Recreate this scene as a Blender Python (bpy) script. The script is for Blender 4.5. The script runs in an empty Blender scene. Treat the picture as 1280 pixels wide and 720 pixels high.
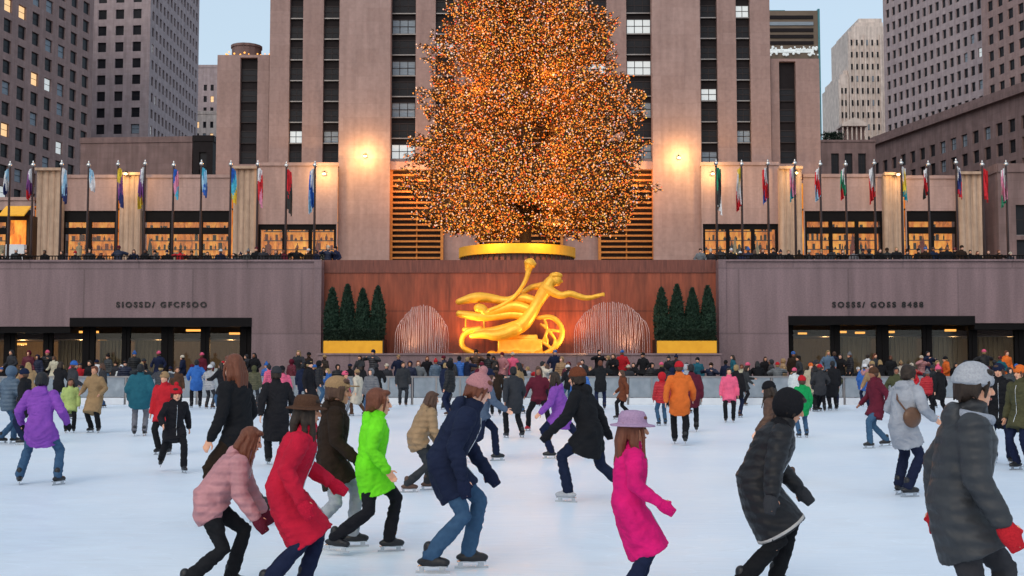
import bpy, math, random
import numpy as np
from mathutils import Vector, Matrix
R = math.radians
rng = random.Random(7)
nrng = np.random.default_rng(7)
sc = bpy.context.scene
COLL = sc.collection

# ------------------------------------------------------------------ camera
F = 1500.0; EYE = 1.62
cam_d = bpy.data.cameras.new('camera'); cam = bpy.data.objects.new('camera', cam_d); COLL.objects.link(cam)
cam_d.sensor_width = 36; cam_d.lens = 36*F/1280; cam_d.clip_end = 3000; cam_d.clip_start = .1
cam.location = (0, 0, EYE); cam.rotation_euler = (R(90)+math.atan(96/F), 0, math.atan(10/F))
sc.camera = cam
RM = cam.rotation_euler.to_matrix()
def ray(px, py): return RM @ Vector(((px-640)/F, (360-py)/F, -1))
def at(px, py, Y):                       # where the sight line crosses the vertical plane at distance Y
    d = ray(px, py); t = Y/d.y
    return d.x*t, EYE+d.z*t
def XX(px, Y): return at(px, 380, Y)[0]
def ZZ(py, Y): return at(650, py, Y)[1]
def ground(px, py, z=0.):
    d = ray(px, py); t = (z-EYE)/d.z
    return d.x*t, d.y*t

# ------------------------------------------------------------------ mesh builder
class MB:
    def __init__(s): s.v = []; s.f = []; s.m = []; s.cur = 0
    def add(s, vs, fs, m=None):
        o = len(s.v); s.v += [tuple(v) for v in vs]; s.f += [tuple(i+o for i in f) for f in fs]
        s.m += [s.cur if m is None else m]*len(fs)
    def box(s, x0, x1, y0, y1, z0, z1, m=None):
        s.add([(x0,y0,z0),(x1,y0,z0),(x1,y1,z0),(x0,y1,z0),(x0,y0,z1),(x1,y0,z1),(x1,y1,z1),(x0,y1,z1)],
              [(0,3,2,1),(4,5,6,7),(0,1,5,4),(1,2,6,5),(2,3,7,6),(3,0,4,7)], m)
    def obox(s, o, u, a0, a1, d0, d1, z0, z1, m=None):   # along u, outward n = (uy,-ux)
        n = (u[1], -u[0]); P = lambda a, d, z: (o[0]+u[0]*a+n[0]*d, o[1]+u[1]*a+n[1]*d, z)
        s.add([P(a0,d1,z0),P(a1,d1,z0),P(a1,d0,z0),P(a0,d0,z0),P(a0,d1,z1),P(a1,d1,z1),P(a1,d0,z1),P(a0,d0,z1)],
              [(0,3,2,1),(4,5,6,7),(0,1,5,4),(1,2,6,5),(2,3,7,6),(3,0,4,7)], m)
    def tube(s, pts, rad, n=10, m=None, sx=1., ax=None):
        pts = [Vector(p) for p in pts]
        rad = [rad]*len(pts) if isinstance(rad, (int, float)) else list(rad)
        # rounded ends
        P = []; Rr = []
        d0 = (pts[0]-pts[1]).normalized(); d1 = (pts[-1]-pts[-2]).normalized()
        for a in (85, 60, 30): P.append(pts[0]+d0*rad[0]*math.sin(R(a))); Rr.append(rad[0]*math.cos(R(a)))
        P += pts; Rr += rad
        for a in (30, 60, 85): P.append(pts[-1]+d1*rad[-1]*math.sin(R(a))); Rr.append(rad[-1]*math.cos(R(a)))
        vs = []; a0 = Vector(ax) if ax else None; prev = None
        for i, p in enumerate(P):
            t = (P[min(i+1, len(P)-1)]-P[max(i-1, 0)]).normalized()
            if prev is None:
                k = a0 if a0 else (Vector((0,0,1)) if abs(t.z) < .9 else Vector((1,0,0)))
                x = (k-t*k.dot(t)).normalized()
            else: x = (prev-t*prev.dot(t)).normalized()
            prev = x; y = t.cross(x)
            for j in range(n):
                a = 2*math.pi*j/n; vs.append(p+x*math.cos(a)*Rr[i]*sx+y*math.sin(a)*Rr[i])
        fs = [(i*n+j, i*n+(j+1)%n, (i+1)*n+(j+1)%n, (i+1)*n+j) for i in range(len(P)-1) for j in range(n)]
        fs += [tuple(range(n))[::-1], tuple((len(P)-1)*n+j for j in range(n))]
        s.add(vs, fs, m)
    def ell(s, c, r, M=None, n=14, m=None):
        c = Vector(c); r = (r,)*3 if isinstance(r, (int, float)) else r; vs = []; k = n//2+1
        for i in range(1, k):
            th = math.pi*i/k
            for j in range(n):
                a = 2*math.pi*j/n
                v = Vector((math.sin(th)*math.cos(a)*r[0], math.sin(th)*math.sin(a)*r[1], math.cos(th)*r[2]))
                vs.append(c+(M@v if M else v))
        t = Vector((0,0,r[2])); vs += [c+(M@t if M else t), c-(M@t if M else t)]
        fs = [(i*n+j, (i+1)*n+j, (i+1)*n+(j+1)%n, i*n+(j+1)%n) for i in range(k-2) for j in range(n)]
        fs += [(len(vs)-2, j, (j+1)%n) for j in range(n)]
        b = (k-2)*n; fs += [(len(vs)-1, b+(j+1)%n, b+j) for j in range(n)]
        s.add(vs, fs, m)
    def loft(s, secs, n=20, m=None):     # secs: (centre, xaxis, yaxis, rx, ry)
        vs = []
        for c, x, y, rx, ry in secs:
            for j in range(n):
                a = 2*math.pi*j/n; vs.append(Vector(c)+Vector(x)*math.cos(a)*rx+Vector(y)*math.sin(a)*ry)
        k = len(secs)
        fs = [(i*n+j, i*n+(j+1)%n, (i+1)*n+(j+1)%n, (i+1)*n+j) for i in range(k-1) for j in range(n)]
        fs += [tuple(range(n))[::-1], tuple((k-1)*n+j for j in range(n))]
        s.add(vs, fs, m)
    def lathe(s, c, prof, n=24, m=None):
        s.loft([((c[0],c[1],c[2]+z), (1,0,0), (0,1,0), max(r,.001), max(r,.001)) for r, z in prof], n, m)
    def mesh(s, name, smooth=False, uv=True):
        me = bpy.data.meshes.new(name); me.from_pydata(s.v, [], s.f)
        me.polygons.foreach_set('material_index', s.m)
        if smooth: me.polygons.foreach_set('use_smooth', [True]*len(s.f))
        if uv: boxuv(me)
        return me
    def build(s, name, mats, parent=None, smooth=False, loc=None):
        me = s.mesh(name, smooth)
        return put(name, me, mats, parent, loc)
def boxuv(me):
    nl = len(me.loops); 
    if not nl: return
    co = np.empty(len(me.vertices)*3, 'f'); me.vertices.foreach_get('co', co); co = co.reshape(-1, 3)
    vi = np.empty(nl, 'i'); me.loops.foreach_get('vertex_index', vi)
    no = np.empty(len(me.polygons)*3, 'f'); me.polygons.foreach_get('normal', no); no = no.reshape(-1, 3)
    lt = np.empty(len(me.polygons), 'i'); me.polygons.foreach_get('loop_total', lt)
    nn = np.repeat(no, lt, axis=0); c = co[vi]; a = np.abs(nn)
    top = (a[:, 2] > .7); 
    uvx = np.where(top, c[:, 0], np.where(a[:, 0] > a[:, 1], c[:, 1], c[:, 0])); uvy = np.where(top, c[:, 1], c[:, 2])
    L = me.uv_layers.new(name='UVMap'); L.data.foreach_set('uv', np.stack([uvx, uvy], 1).ravel())
def put(name, me, mats, parent=None, loc=None):
    if mats is not None and len(me.materials) == 0:
        for m in (mats if isinstance(mats, (list, tuple)) else [mats]): me.materials.append(m)
    o = bpy.data.objects.new(name, me); COLL.objects.link(o)
    if parent:
        o.parent = parent
        if not parent.get('local'): o.matrix_parent_inverse = Matrix.Translation(-Vector(parent.get('base', (0,0,0))))
    if loc is not None: o.location = loc
    return o
def tag(o, label=None, cat=None, group=None, kind=None):
    if label: o['label'] = label
    if cat: o['category'] = cat
    if group: o['group'] = group
    if kind: o['kind'] = kind
    return o
def thing(name, label, cat, base=(0,0,0), group=None):
    o = bpy.data.objects.new(name, None); COLL.objects.link(o); o.location = base; o['base'] = tuple(base)
    o.empty_display_size = .2
    return tag(o, label, cat, group)

# ------------------------------------------------------------------ materials
def srgb(r, g, b):
    f = lambda c: (c/255)/12.92 if c/255 <= .04045 else ((c/255+.055)/1.055)**2.4
    return (f(r), f(g), f(b))
def nt(m): m.use_nodes = True; return m.node_tree.nodes, m.node_tree.links
def M(name, c1, c2=None, scale=2., rough=.7, bump=.2, metal=0., stretch=(1,1,1), brick=None, obj=False, wave=None,
      bdist=.02, emit=None, estr=0., spec=.4, detail=6, coord='Object', streak=0.):
    m = bpy.data.materials.new(name); N, L = nt(m); b = N['Principled BSDF']
    b.inputs['Roughness'].default_value = rough; b.inputs['Metallic'].default_value = metal
    b.inputs['Specular IOR Level'].default_value = spec
    c2 = c2 or tuple(c*.75 for c in c1)
    tc = N.new('ShaderNodeTexCoord'); mp = N.new('ShaderNodeMapping'); mp.inputs['Scale'].default_value = stretch
    L.new(tc.outputs[coord], mp.inputs[0])
    no = N.new('ShaderNodeTexNoise'); no.inputs['Scale'].default_value = scale; no.inputs['Detail'].default_value = detail
    L.new(mp.outputs[0], no.inputs['Vector'])
    rp = N.new('ShaderNodeMapRange'); rp.inputs['From Min'].default_value = .3; rp.inputs['From Max'].default_value = .7
    L.new(no.outputs['Fac'], rp.inputs[0])
    mx = N.new('ShaderNodeMix'); mx.data_type = 'RGBA'
    L.new(rp.outputs[0], mx.inputs[0])
    if obj:
        oi = N.new('ShaderNodeObjectInfo'); dk = N.new('ShaderNodeMix'); dk.data_type = 'RGBA'; dk.blend_type = 'MULTIPLY'; dk.inputs[0].default_value = 1
        L.new(oi.outputs['Color'], dk.inputs[6]); dk.inputs[7].default_value = (.74,.74,.76,1)
        L.new(oi.outputs['Color'], mx.inputs[6]); L.new(dk.outputs[2], mx.inputs[7])
    else:
        mx.inputs[6].default_value = (*c1, 1); mx.inputs[7].default_value = (*c2, 1)
    col = mx.outputs[2]; h = no.outputs['Fac']
    if streak:
        mp2 = N.new('ShaderNodeMapping'); mp2.inputs['Scale'].default_value = (1.2, 1.2, .12); L.new(tc.outputs['Object'], mp2.inputs[0])
        n2 = N.new('ShaderNodeTexNoise'); n2.inputs['Scale'].default_value = 1.6; n2.inputs['Detail'].default_value = 5; L.new(mp2.outputs[0], n2.inputs['Vector'])
        r2 = N.new('ShaderNodeMapRange'); r2.inputs['From Min'].default_value = .35; r2.inputs['From Max'].default_value = .65; r2.inputs['To Min'].default_value = 1-streak; r2.inputs['To Max'].default_value = 1+streak*.4
        L.new(n2.outputs['Fac'], r2.inputs[0])
        mm = N.new('ShaderNodeVectorMath'); mm.operation = 'SCALE'; L.new(col, mm.inputs[0]); L.new(r2.outputs[0], mm.inputs['Scale']); col = mm.outputs[0]
    if brick:
        bw, bh, dark = brick
        br = N.new('ShaderNodeTexBrick'); L.new(tc.outputs['UV'], br.inputs['Vector'])
        br.inputs['Scale'].default_value = 1; br.inputs['Brick Width'].default_value = bw; br.inputs['Row Height'].default_value = bh
        br.inputs['Mortar Size'].default_value = .012*bh+.008; br.inputs['Mortar Smooth'].default_value = .3
        br.inputs['Color1'].default_value = (1,1,1,1); br.inputs['Color2'].default_value = (.9,.88,.87,1); br.inputs['Mortar'].default_value = (dark,)*3+(1,)
        m2 = N.new('ShaderNodeMix'); m2.data_type = 'RGBA'; m2.blend_type = 'MULTIPLY'; m2.inputs[0].default_value = 1
        L.new(col, m2.inputs[6]); L.new(br.outputs['Color'], m2.inputs[7]); col = m2.outputs[2]
    L.new(col, b.inputs['Base Color'])
    bp = N.new('ShaderNodeBump'); bp.inputs['Strength'].default_value = bump; bp.inputs['Distance'].default_value = bdist
    if wave:
        wv = N.new('ShaderNodeTexWave'); wv.wave_type = 'BANDS'; wv.bands_direction = 'Z'; wv.wave_profile = 'SIN'
        wv.inputs['Scale'].default_value = wave; wv.inputs['Distortion'].default_value = .7; wv.inputs['Detail Scale'].default_value = 3
        L.new(tc.outputs['Object'], wv.inputs['Vector'])
        ad = N.new('ShaderNodeMath'); ad.operation = 'MULTIPLY_ADD'; ad.inputs[1].default_value = 1.; L.new(wv.outputs['Fac'], ad.inputs[0]); L.new(h, ad.inputs[2]); h = ad.outputs[0]
    L.new(h, bp.inputs['Height']); L.new(bp.outputs[0], b.inputs['Normal'])
    if emit:
        b.inputs['Emission Color'].default_value = (*emit, 1); b.inputs['Emission Strength'].default_value = estr
    return m
def emis(name, col, s, sample='NONE'):
    m = bpy.data.materials.new(name); N, L = nt(m); b = N['Principled BSDF']
    b.inputs['Base Color'].default_value = (*[c*.5 for c in col], 1)
    b.inputs['Emission Color'].default_value = (*col, 1); b.inputs['Emission Strength'].default_value = s
    m.cycles.emission_sampling = sample
    return m

m_cloth = M('cloth', (1,1,1), scale=7, rough=.9, bump=.8, bdist=.035, obj=True, spec=.15)
m_puffer = M('puffer_fabric', (1,1,1), scale=9, rough=.55, bump=.6, bdist=.02, wave=3.4, obj=True, spec=.3)
m_denim = M('trouser_fabric', (1,1,1), scale=14, rough=.9, bump=.6, bdist=.012, obj=True, spec=.1)
m_knit = M('knit', (1,1,1), scale=80, rough=.95, bump=.9, bdist=.006, obj=True, spec=.1)
m_hair = M('hair', (1,1,1), scale=60, rough=.55, bump=.8, bdist=.008, stretch=(1,1,.15), obj=True, spec=.3)
m_skin = M('skin', (1,1,1), scale=8, rough=.5, bump=.05, obj=True, spec=.4)
N_, L_ = m_skin.node_tree.nodes, m_skin.node_tree.links
N_['Principled BSDF'].inputs['Subsurface Weight'].default_value = .08
for n_ in N_:
    if n_.type == 'MIX' and n_.blend_type == 'MULTIPLY': n_.inputs[7].default_value = (.9,.8,.76,1)
m_boot = M('boot_leather', (1,1,1), scale=20, rough=.4, bump=.2, obj=True)
m_steel = M('steel', (.55,.57,.6), scale=10, rough=.25, metal=1)
m_eye = M('eye_dark', (.02,.013,.01), rough=.15)
m_lip = M('lip', (.38,.12,.1), rough=.45)

# ------------------------------------------------------------------ people
def vox(mb, size, it=3, fac=.5, fold=0.):
    me = mb.mesh('tmp', uv=False); o = bpy.data.objects.new('tmp', me); COLL.objects.link(o)
    r = o.modifiers.new('r', 'REMESH'); r.mode = 'VOXEL'; r.voxel_size = size; r.use_smooth_shade = True
    s = o.modifiers.new('s', 'SMOOTH'); s.factor = fac; s.iterations = it
    dg = bpy.context.evaluated_depsgraph_get(); out = bpy.data.meshes.new_from_object(o.evaluated_get(dg))
    bpy.data.objects.remove(o); bpy.data.meshes.remove(me)
    out.polygons.foreach_set('use_smooth', [True]*len(out.polygons))
    if fold:
        from mathutils import noise
        n = len(out.vertices); co = np.empty(n*3, 'f'); out.vertices.foreach_get('co', co); no = np.empty(n*3, 'f'); out.vertices.foreach_get('normal', no)
        co = co.reshape(-1, 3); no = no.reshape(-1, 3); d = np.empty(n, 'f'); k = rng.uniform(0, 50)
        for i in range(n):
            x, y, z = map(float, co[i]); w = noise.noise((x*2.2+k, y*2.2, z*2.))
            a = noise.noise((x*7+w*1.5, y*7, z*13+k+w*3)); b = noise.noise((x*17, y*17+k, z*30+w*4))
            d[i] = (1-abs(a)*3.2)*.6+(1-abs(b)*3)*.22
        co += no*(d*fold)[:, None]; out.vertices.foreach_set('co', co.ravel()); out.update()
    return out
def ik(a, b, l1, l2, hint):
    a = Vector(a); b = Vector(b); d = b-a; L = d.length; mx = (l1+l2)*.998
    if L > mx: b = a+d*(mx/L); d = b-a; L = mx
    x = (l1*l1-l2*l2+L*L)/(2*L); h = math.sqrt(max(l1*l1-x*x, 0)); u = d/L
    hv = Vector(hint); hv = (hv-u*hv.dot(u)).normalized()
    return a+u*x+hv*h, b
POSE = {
 'stand':  dict(lean=3, hip=.97, fl=(-.12,.0,0,8), fr=(.12,.02,0,-8)),
 'relax':  dict(lean=5, hip=.96, fl=(-.16,.08,0,20), fr=(.13,-.06,0,-12), hl=(-.10,.20,-.38), hr=(.12,.18,-.36)),
 'wide':   dict(lean=8, hip=.90, fl=(-.30,.05,0,18), fr=(.30,-.05,0,-22), hl=(-.16,.16,-.42), hr=(.17,.16,-.42)),
 'stride': dict(lean=12, hip=.92, fl=(-.12,.34,0,4), fr=(.16,-.42,.10,-20), hl=(-.16,-.22,-.46), hr=(.15,.28,-.38)),
 'glide':  dict(lean=20, hip=.90, fl=(-.12,.18,0,6), fr=(.14,-.12,0,-12), hl=(-.22,.12,-.44), hr=(.24,.04,-.44)),
 'push':   dict(lean=24, hip=.86, fl=(-.10,.16,0,4), fr=(.30,-.55,.06,-35), hl=(-.20,.24,-.42), hr=(.30,-.16,-.42)),
 'bent':   dict(lean=42, hip=.86, fl=(-.12,.22,0,4), fr=(.15,-.18,0,-14), hl=(-.12,.22,-.48), hr=(.12,.16,-.48)),
 'walk':   dict(lean=7, hip=.95, fl=(-.10,.24,0,2), fr=(.10,-.24,.03,-4), hl=(-.12,-.15,-.48), hr=(.12,.2,-.44)),
 'raise':  dict(lean=3, hip=.97, fl=(-.13,.0,0,10), fr=(.14,.03,0,-10), hl=(-.02,.30,-.02), hr=(.04,.30,.02)),
 'hold':   dict(lean=12, hip=.95, fl=(-.13,.04,0,10), fr=(.14,-.08,0,-10), hl=(-.05,.42,-.22), hr=(.12,.2,-.42)),
}
HEADS = {}
def person_meshes(pose, coat, head, kid, hi, skates=True):
    vb = .0075 if hi else .02; vc = .011 if hi else .022; vh = .008 if hi else .017
    P = POSE[pose] if isinstance(pose, str) else pose
    X = Vector((1,0,0)); Yf = Vector((0,1,0)); Z = Vector((0,0,1))
    lean = R(P['lean']); side = P.get('side', 0.)
    s = Vector((math.sin(R(side)), math.sin(lean), math.cos(lean))).normalized()
    fw = (Yf-s*Yf.dot(s)).normalized(); lat = fw.cross(s).normalized()
    tw = R(P.get('twist', 0)); sl = lat*math.cos(tw)+fw*math.sin(tw); sf = fw*math.cos(tw)-lat*math.sin(tw)
    pel = Vector((0, P.get('py', 0), P['hip'])); hs = 1.22 if kid else 1.0
    up = lambda t: pel+s*t
    neck = up(.52); hl_ = R(P['lean']*.35+P.get('nod', 0))
    hd = Vector((s.x*.5, math.sin(hl_), math.cos(hl_))).normalized()
    hc = neck+hd*(.165+.02*(hs-1))+Yf*.015
    hy = R(P.get('hyaw', 0)); hf = Vector((math.sin(hy), math.cos(hy), 0)); hf = (hf-hd*hf.dot(hd)).normalized(); hx = hf.cross(hd)
    HM = Matrix((hx, hf, hd)).transposed()
    H = lambda x, y, z: hc+HM@Vector((x*hs, y*hs, z*hs))
    sh = {-1: up(.455)-sl*.175, 1: up(.455)+sl*.175}
    hip = {-1: pel+Vector((-.095,0,-.03)), 1: pel+Vector((.095,0,-.03))}
    ankle = {}; knee = {}; fdir = {}
    for sg, k in ((-1, 'fl'), (1, 'fr')):
        x, y, z, yaw = P[k]; a = Vector((x, y, .15+z)); 
        kn, an = ik(hip[sg], a, .435, .435, Vector((sg*.12+math.sin(R(yaw))*-.3, 1, .1)))
        knee[sg] = kn; ankle[sg] = an; fdir[sg] = Vector((-math.sin(R(yaw)), math.cos(R(yaw)), -z*1.6)).normalized()
    hand = {}; elb = {}
    for sg, k in ((-1, 'hl'), (1, 'hr')):
        t = P.get(k, (sg*.10, .06, -.52)); tgt = sh[sg]+Vector((t[0], t[1], t[2]))
        e, w = ik(sh[sg], tgt, .285, .26, Vector((sg*.6, -1, -.3))); elb[sg] = e; hand[sg] = w
    # --- body: one continuous surface
    b = MB()
    dn0 = ((knee[-1]+knee[1])/2-pel).normalized(); yd = (Yf-dn0*Yf.dot(dn0)).normalized()
    b.loft([(pel+dn0*.11, lat, yd, .14, .10), (up(0), lat, fw, .165, .115), (up(.14), lat, fw, .135, .10), (up(.30), sl, sf, .155, .11),
            (up(.42), sl, sf, .17, .105), (up(.49), sl, sf, .11, .08), (up(.53), sl, sf, .055, .055)], 16)
    b.tube([up(.46), neck, hc-hd*.04], [.06, .052, .052], 10)
    b.ell(H(0,-.008,.02), (.076*hs,.095*hs,.10*hs), HM, 18)
    b.ell(H(0,.018,-.045), (.060*hs,.070*hs,.075*hs), HM, 14)
    b.ell(H(0,.062,-.088), (.026*hs,.024*hs,.022*hs), HM, 10)
    b.tube([H(0,.085,.012), H(0,.105,-.028)], [.009*hs,.015*hs], 8)
    b.ell(H(0,.078,-.062), (.026*hs,.014*hs,.014*hs), HM, 10)
    for sg in (-1, 1):
        b.ell(H(sg*.036,.066,-.025), (.024*hs,.02*hs,.022*hs), HM, 8)
        b.ell(H(sg*.03,.078,.028), (.026*hs,.014*hs,.009*hs), HM, 8)
        b.ell(H(sg*.079,-.008,-.008), (.009*hs,.02*hs,.032*hs), HM, 8)
        b.ell(sh[sg], .06); b.tube([sh[sg], elb[sg], hand[sg]], [.052,.042,.03], 10)
        b.tube([hip[sg], knee[sg], ankle[sg]], [.088,.06,.042], 12)
        b.tube([ankle[sg]+Vector((0,0,-.02)), ankle[sg]+fdir[sg]*.09+Vector((0,0,-.072))], [.036,.02], 8)
        fa = (hand[sg]-elb[sg]).normalized(); cr = fa.cross(Vector((sg,0,0))); 
        cr = cr.normalized() if cr.length > .1 else Z; pn = fa.cross(cr).normalized()
        pc = hand[sg]+fa*.05; PMx = Matrix((cr, pn, fa)).transposed()
        b.ell(pc, (.040,.018,.052), PMx, 10)
        if hi:
            for q, (o, ln) in enumerate(((-.030,.062),(-.011,.075),(.009,.07),(.028,.055))):
                a0 = pc+fa*.035+cr*o; a1 = a0+fa*ln*.55+pn*sg*.004; a2 = a1+(fa*.6+pn*sg*-.5).normalized()*ln*.5
                b.tube([a0, a1, a2], [.0105,.0098,.008], 6)
            a0 = pc-cr*.028-fa*.012; b.tube([a0, a0-cr*.03+fa*.022, a0-cr*.038+fa*.052], [.012,.011,.009], 6)
        else: b.ell(pc+fa*.06, (.034,.016,.04), PMx, 8)
    out = {'body': vox(b, vb, 2)}
    # --- coat
    c = MB(); pf = .022 if coat.startswith('thin') else (.05 if 'puffer' in coat else .036)
    midk = (knee[-1]+knee[1])/2; down = (midk-pel).normalized(); spread = abs(knee[1].x-knee[-1].x)/2
    hemL = {'short': .13, 'thin': .10, 'puffer': .14, 'long': .46, 'longpuffer': .42, 'midpuffer': .26, 'parka': .28, 'cape': .24}[coat]
    secs = []
    wide = .06 if coat == 'cape' else 0
    n_h = 4
    for i in range(n_h, 0, -1):
        t = i/n_h; cc = pel+down*hemL*t+(s*-.02)
        secs.append((cc, lat, (Yf-down*Yf.dot(down)).normalized(), .165+pf+wide+t*hemL*(.06+spread*.25), .118+pf+wide*.5+t*hemL*(.08+.25*abs(knee[1].y-knee[-1].y))))
    secs += [(up(.0), lat, fw, .162+pf+wide, .118+pf+wide*.6), (up(.14), lat, fw, .142+pf+wide, .108+pf+wide*.6), (up(.30), sl, sf, .165+pf+wide, .118+pf),
             (up(.41), sl, sf, .175+pf, .112+pf), (up(.485), sl, sf, .125+pf, .085+pf*.8), (up(.535), sl, sf, .072+pf*.5, .07+pf*.5)]
    c.loft(secs, 24)
    c.tube([up(.50), up(.56)+fw*.01], [.088, .082], 14)
    for sg in (-1, 1):
        w = hand[sg]+(hand[sg]-elb[sg]).normalized()*-.01
        c.ell(sh[sg], .066+pf*.55, n=12); c.tube([sh[sg], (sh[sg]+elb[sg])/2, elb[sg], (elb[sg]+w)/2, w], [.056+pf*.7,.054+pf*.65,.046+pf*.65,.042+pf*.6,.036+pf*.5], 14)
        th = hip[sg].lerp(knee[sg], max(.05, min(hemL-.06, hemL*.62)/.43)); c.tube([hip[sg]+Vector((0,0,.02)), hip[sg].lerp(th, .5), th], [.110+pf*.45, .106+pf*.42, .098+pf*.35], 14)
        if coat == 'cape': c.tube([sh[sg], elb[sg]], [.1,.13], 12)
    if head != 'hood' and ('puffer' in coat or coat == 'parka'):
        c.ell(up(.50)-fw*.10, (.12,.06,.085), Matrix((lat, fw, s)).transposed(), 14)
    out['coat'] = vox(c, vc, 3, fold=(.013 if 'puffer' not in coat else .008)*(1 if hi else .9))
    # --- trousers
    t_ = MB(); t_.loft([(pel+dn0*.12, lat, yd, .155,.115), (up(0.), lat, (fw+yd).normalized(), .165,.118), (up(.08), lat, fw, .15,.115)], 16)
    for sg in (-1, 1):
        t_.tube([hip[sg], (hip[sg]+knee[sg])/2, knee[sg], knee[sg]*.5+ankle[sg]*.5, ankle[sg]+Vector((0,0,.0))], [.098,.084,.070,.068,.066], 14)
    out['trousers'] = vox(t_, vc, 2, fold=.011)
    # --- skates
    out['skate'] = []
    for sg in (-1, 1):
        k = MB(); a = ankle[sg]; d = fdir[sg]; dn = Vector((0,0,-1)) if abs(d.z) < .05 else (Vector((0,0,-1))-d*(-d.z)).normalized()
        sd = d.cross(dn).normalized(); BM = Matrix((sd, d, -dn)).transposed(); sole = a+dn*.085
        k.tube([a-dn*.07-d*.01, a-d*.005, a+dn*.05], [.048,.05,.05], 12)
        k.ell(sole+d*.03-dn*.03, (.05,.145,.046), BM, 14); k.tube([a+dn*.0, sole+d*.07-dn*.03], [.052,.043], 10); k.ell(sole+d*.11-dn*.02, (.043,.06,.032), BM, 12); k.ell(sole-d*.04-dn*.03, (.04,.05,.045), BM, 12)
        boot = vox(k, .009 if hi else .016, 2)
        bl = MB()
        def bb(y0, y1, z0, z1, w):
            vs = [sole+sd*x*w+d*y+dn*z for z in (z0, z1) for x, y in ((-1,y0),(1,y0),(1,y1),(-1,y1))]
            bl.add(vs, [(0,3,2,1),(4,5,6,7),(0,1,5,4),(1,2,6,5),(2,3,7,6),(3,0,4,7)])
        bb(-.12,.17,.045,.065,.0035); bb(-.09,-.05,.008,.047,.009); bb(.08,.13,.008,.047,.009); bb(-.10,.15,.002,.012,.03)
        out['skate'].append((boot, bl.mesh('blade')))
    # --- hair / hats
    hair = MB(); hat = MB(); hn = 18
    def cap_hair(long=0, bob=0):
        hair.ell(H(0,-.022,.036), (.088*hs,.098*hs,.098*hs), HM, hn); hair.ell(H(0,-.055,-.01), (.078*hs,.06*hs,.085*hs), HM, hn)
        for sg in (-1, 1): hair.ell(H(sg*.074,-.02,-.005), (.018*hs,.04*hs,.055*hs), HM, 8)
        hair.ell(H(.02,.05,.088), (.055*hs,.05*hs,.028*hs), HM, 10)
        if long:
            for x in (-.05, -.018, .018, .05): hair.tube([H(x,-.07,.02), H(x*1.25,-.10,-.10), H(x*1.3,-.105,-.14-long)], [.045*hs,.042*hs,.02*hs], 8)
            for sg in (-1, 1): hair.tube([H(sg*.075,-.02,.0), H(sg*.085,-.02,-.10), H(sg*.09,.01,-.12-long*.6)], [.026*hs,.028*hs,.014*hs], 8)
    if head in ('short',): cap_hair()
    elif head == 'long': cap_hair(.14)
    elif head == 'bun': cap_hair(); hair.ell(H(0,-.10,.11), .042*hs, n=10)
    else:
        if head in ('beanielong', 'pomlong', 'brim'): cap_hair(.12)
        else: cap_hair()
    if head.startswith('beanie') or head.startswith('pom'):
        hat.ell(H(0,-.012,.055), (.096*hs,.112*hs,.098*hs), HM, 20)
        hat.loft([(H(0,-.012,z), hx, hf, rx*hs, ry*hs) for z, rx, ry in ((.018,.094,.111),(.022,.102,.119),(.055,.104,.121),(.062,.096,.113))], 20)
        if head.startswith('pom'): hat.ell(H(0,-.02,.175), .04*hs, n=12)
    elif head == 'cap':
        hat.ell(H(0,-.012,.055), (.094*hs,.11*hs,.085*hs), HM, 20); hat.loft([(H(0,.10,.045), hx, hf, .07*hs,.085*hs), (H(0,.10,.056), hx, hf, .07*hs,.082*hs)], 16)
    elif head == 'brim':
        hat.lathe((0,0,0), [(.001,0)], 4) if False else None
        hat.loft([(H(0,-.01,z), hx, hf, r*hs, (r+.012)*hs) for z, r in ((.022,.165),(.034,.16),(.045,.102),(.10,.096),(.135,.075),(.145,.02))], 24)
    elif head == 'hood':
        for y, r in ((-.035,.118),(.0,.115),(.025,.108)): 
            hat.ell(H(0,y-.015,.02), (r*.98*hs,r*.95*hs,r*1.15*hs), HM, 18)
        hat.ell(up(.52)-fw*.02, (.12,.10,.07), n=14)
    if hi and (head in ('long', 'brim', 'bun') or head.endswith('long')):
        for k in range(20):
            a = rng.uniform(-2.4, 2.4); sx, sy = math.sin(a), -math.cos(a)
            e_ = rng.uniform(.16, .30); hair.tube([H(sx*.07,sy*.08,.03), H(sx*.095,sy*.112-.01,-.07), H(sx*.10+rng.gauss(0,.015),sy*.12+rng.gauss(0,.02),-.05-e_)], [.014,.013,.008], 6)
    elif hi:
        for k in range(16):
            a = rng.uniform(-2.2, 2.2); sx, sy = math.sin(a), -math.cos(a)
            hair.tube([H(sx*.05,sy*.06,.10), H(sx*.088,sy*.105,.03), H(sx*.086,sy*.10-.01,-.05-rng.uniform(0,.035))], [.014,.014,.009], 6)
    HR = vox(hair, vh, 1, fold=.004 if hi else 0); out['hair'] = HR
    if hat.v:
        if head == 'hood':
            # open the hood in front of the face
            hm = vox(hat, vh, 1); import bmesh
            bm = bmesh.new(); bm.from_mesh(hm); q = H(0,.10,-.015)
            dl = [v for v in bm.verts if (HM.transposed()@(v.co-q)).dot(Vector((0,1,0))) > -.055*hs and abs((HM.transposed()@(v.co-q)).x) < .068*hs and abs((HM.transposed()@(v.co-q)).z) < .092*hs]
            bmesh.ops.delete(bm, geom=dl, context='VERTS'); bm.to_mesh(hm); bm.free(); out['hat'] = hm
        else: out['hat'] = vox(hat, vh, 1)
    if hi:
        e = []
        for sg in (-1, 1):
            q = MB(); q.ell(H(sg*.033,.083,.008), (.013*hs,.007*hs,.0065*hs), HM, 10); e.append(q.mesh('eye', True))
        out['eye'] = e; q = MB(); q.ell(H(0,.092,-.062), (.021*hs,.007*hs,.0075*hs), HM, 10); out['lips'] = q.mesh('lips', True)
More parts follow.
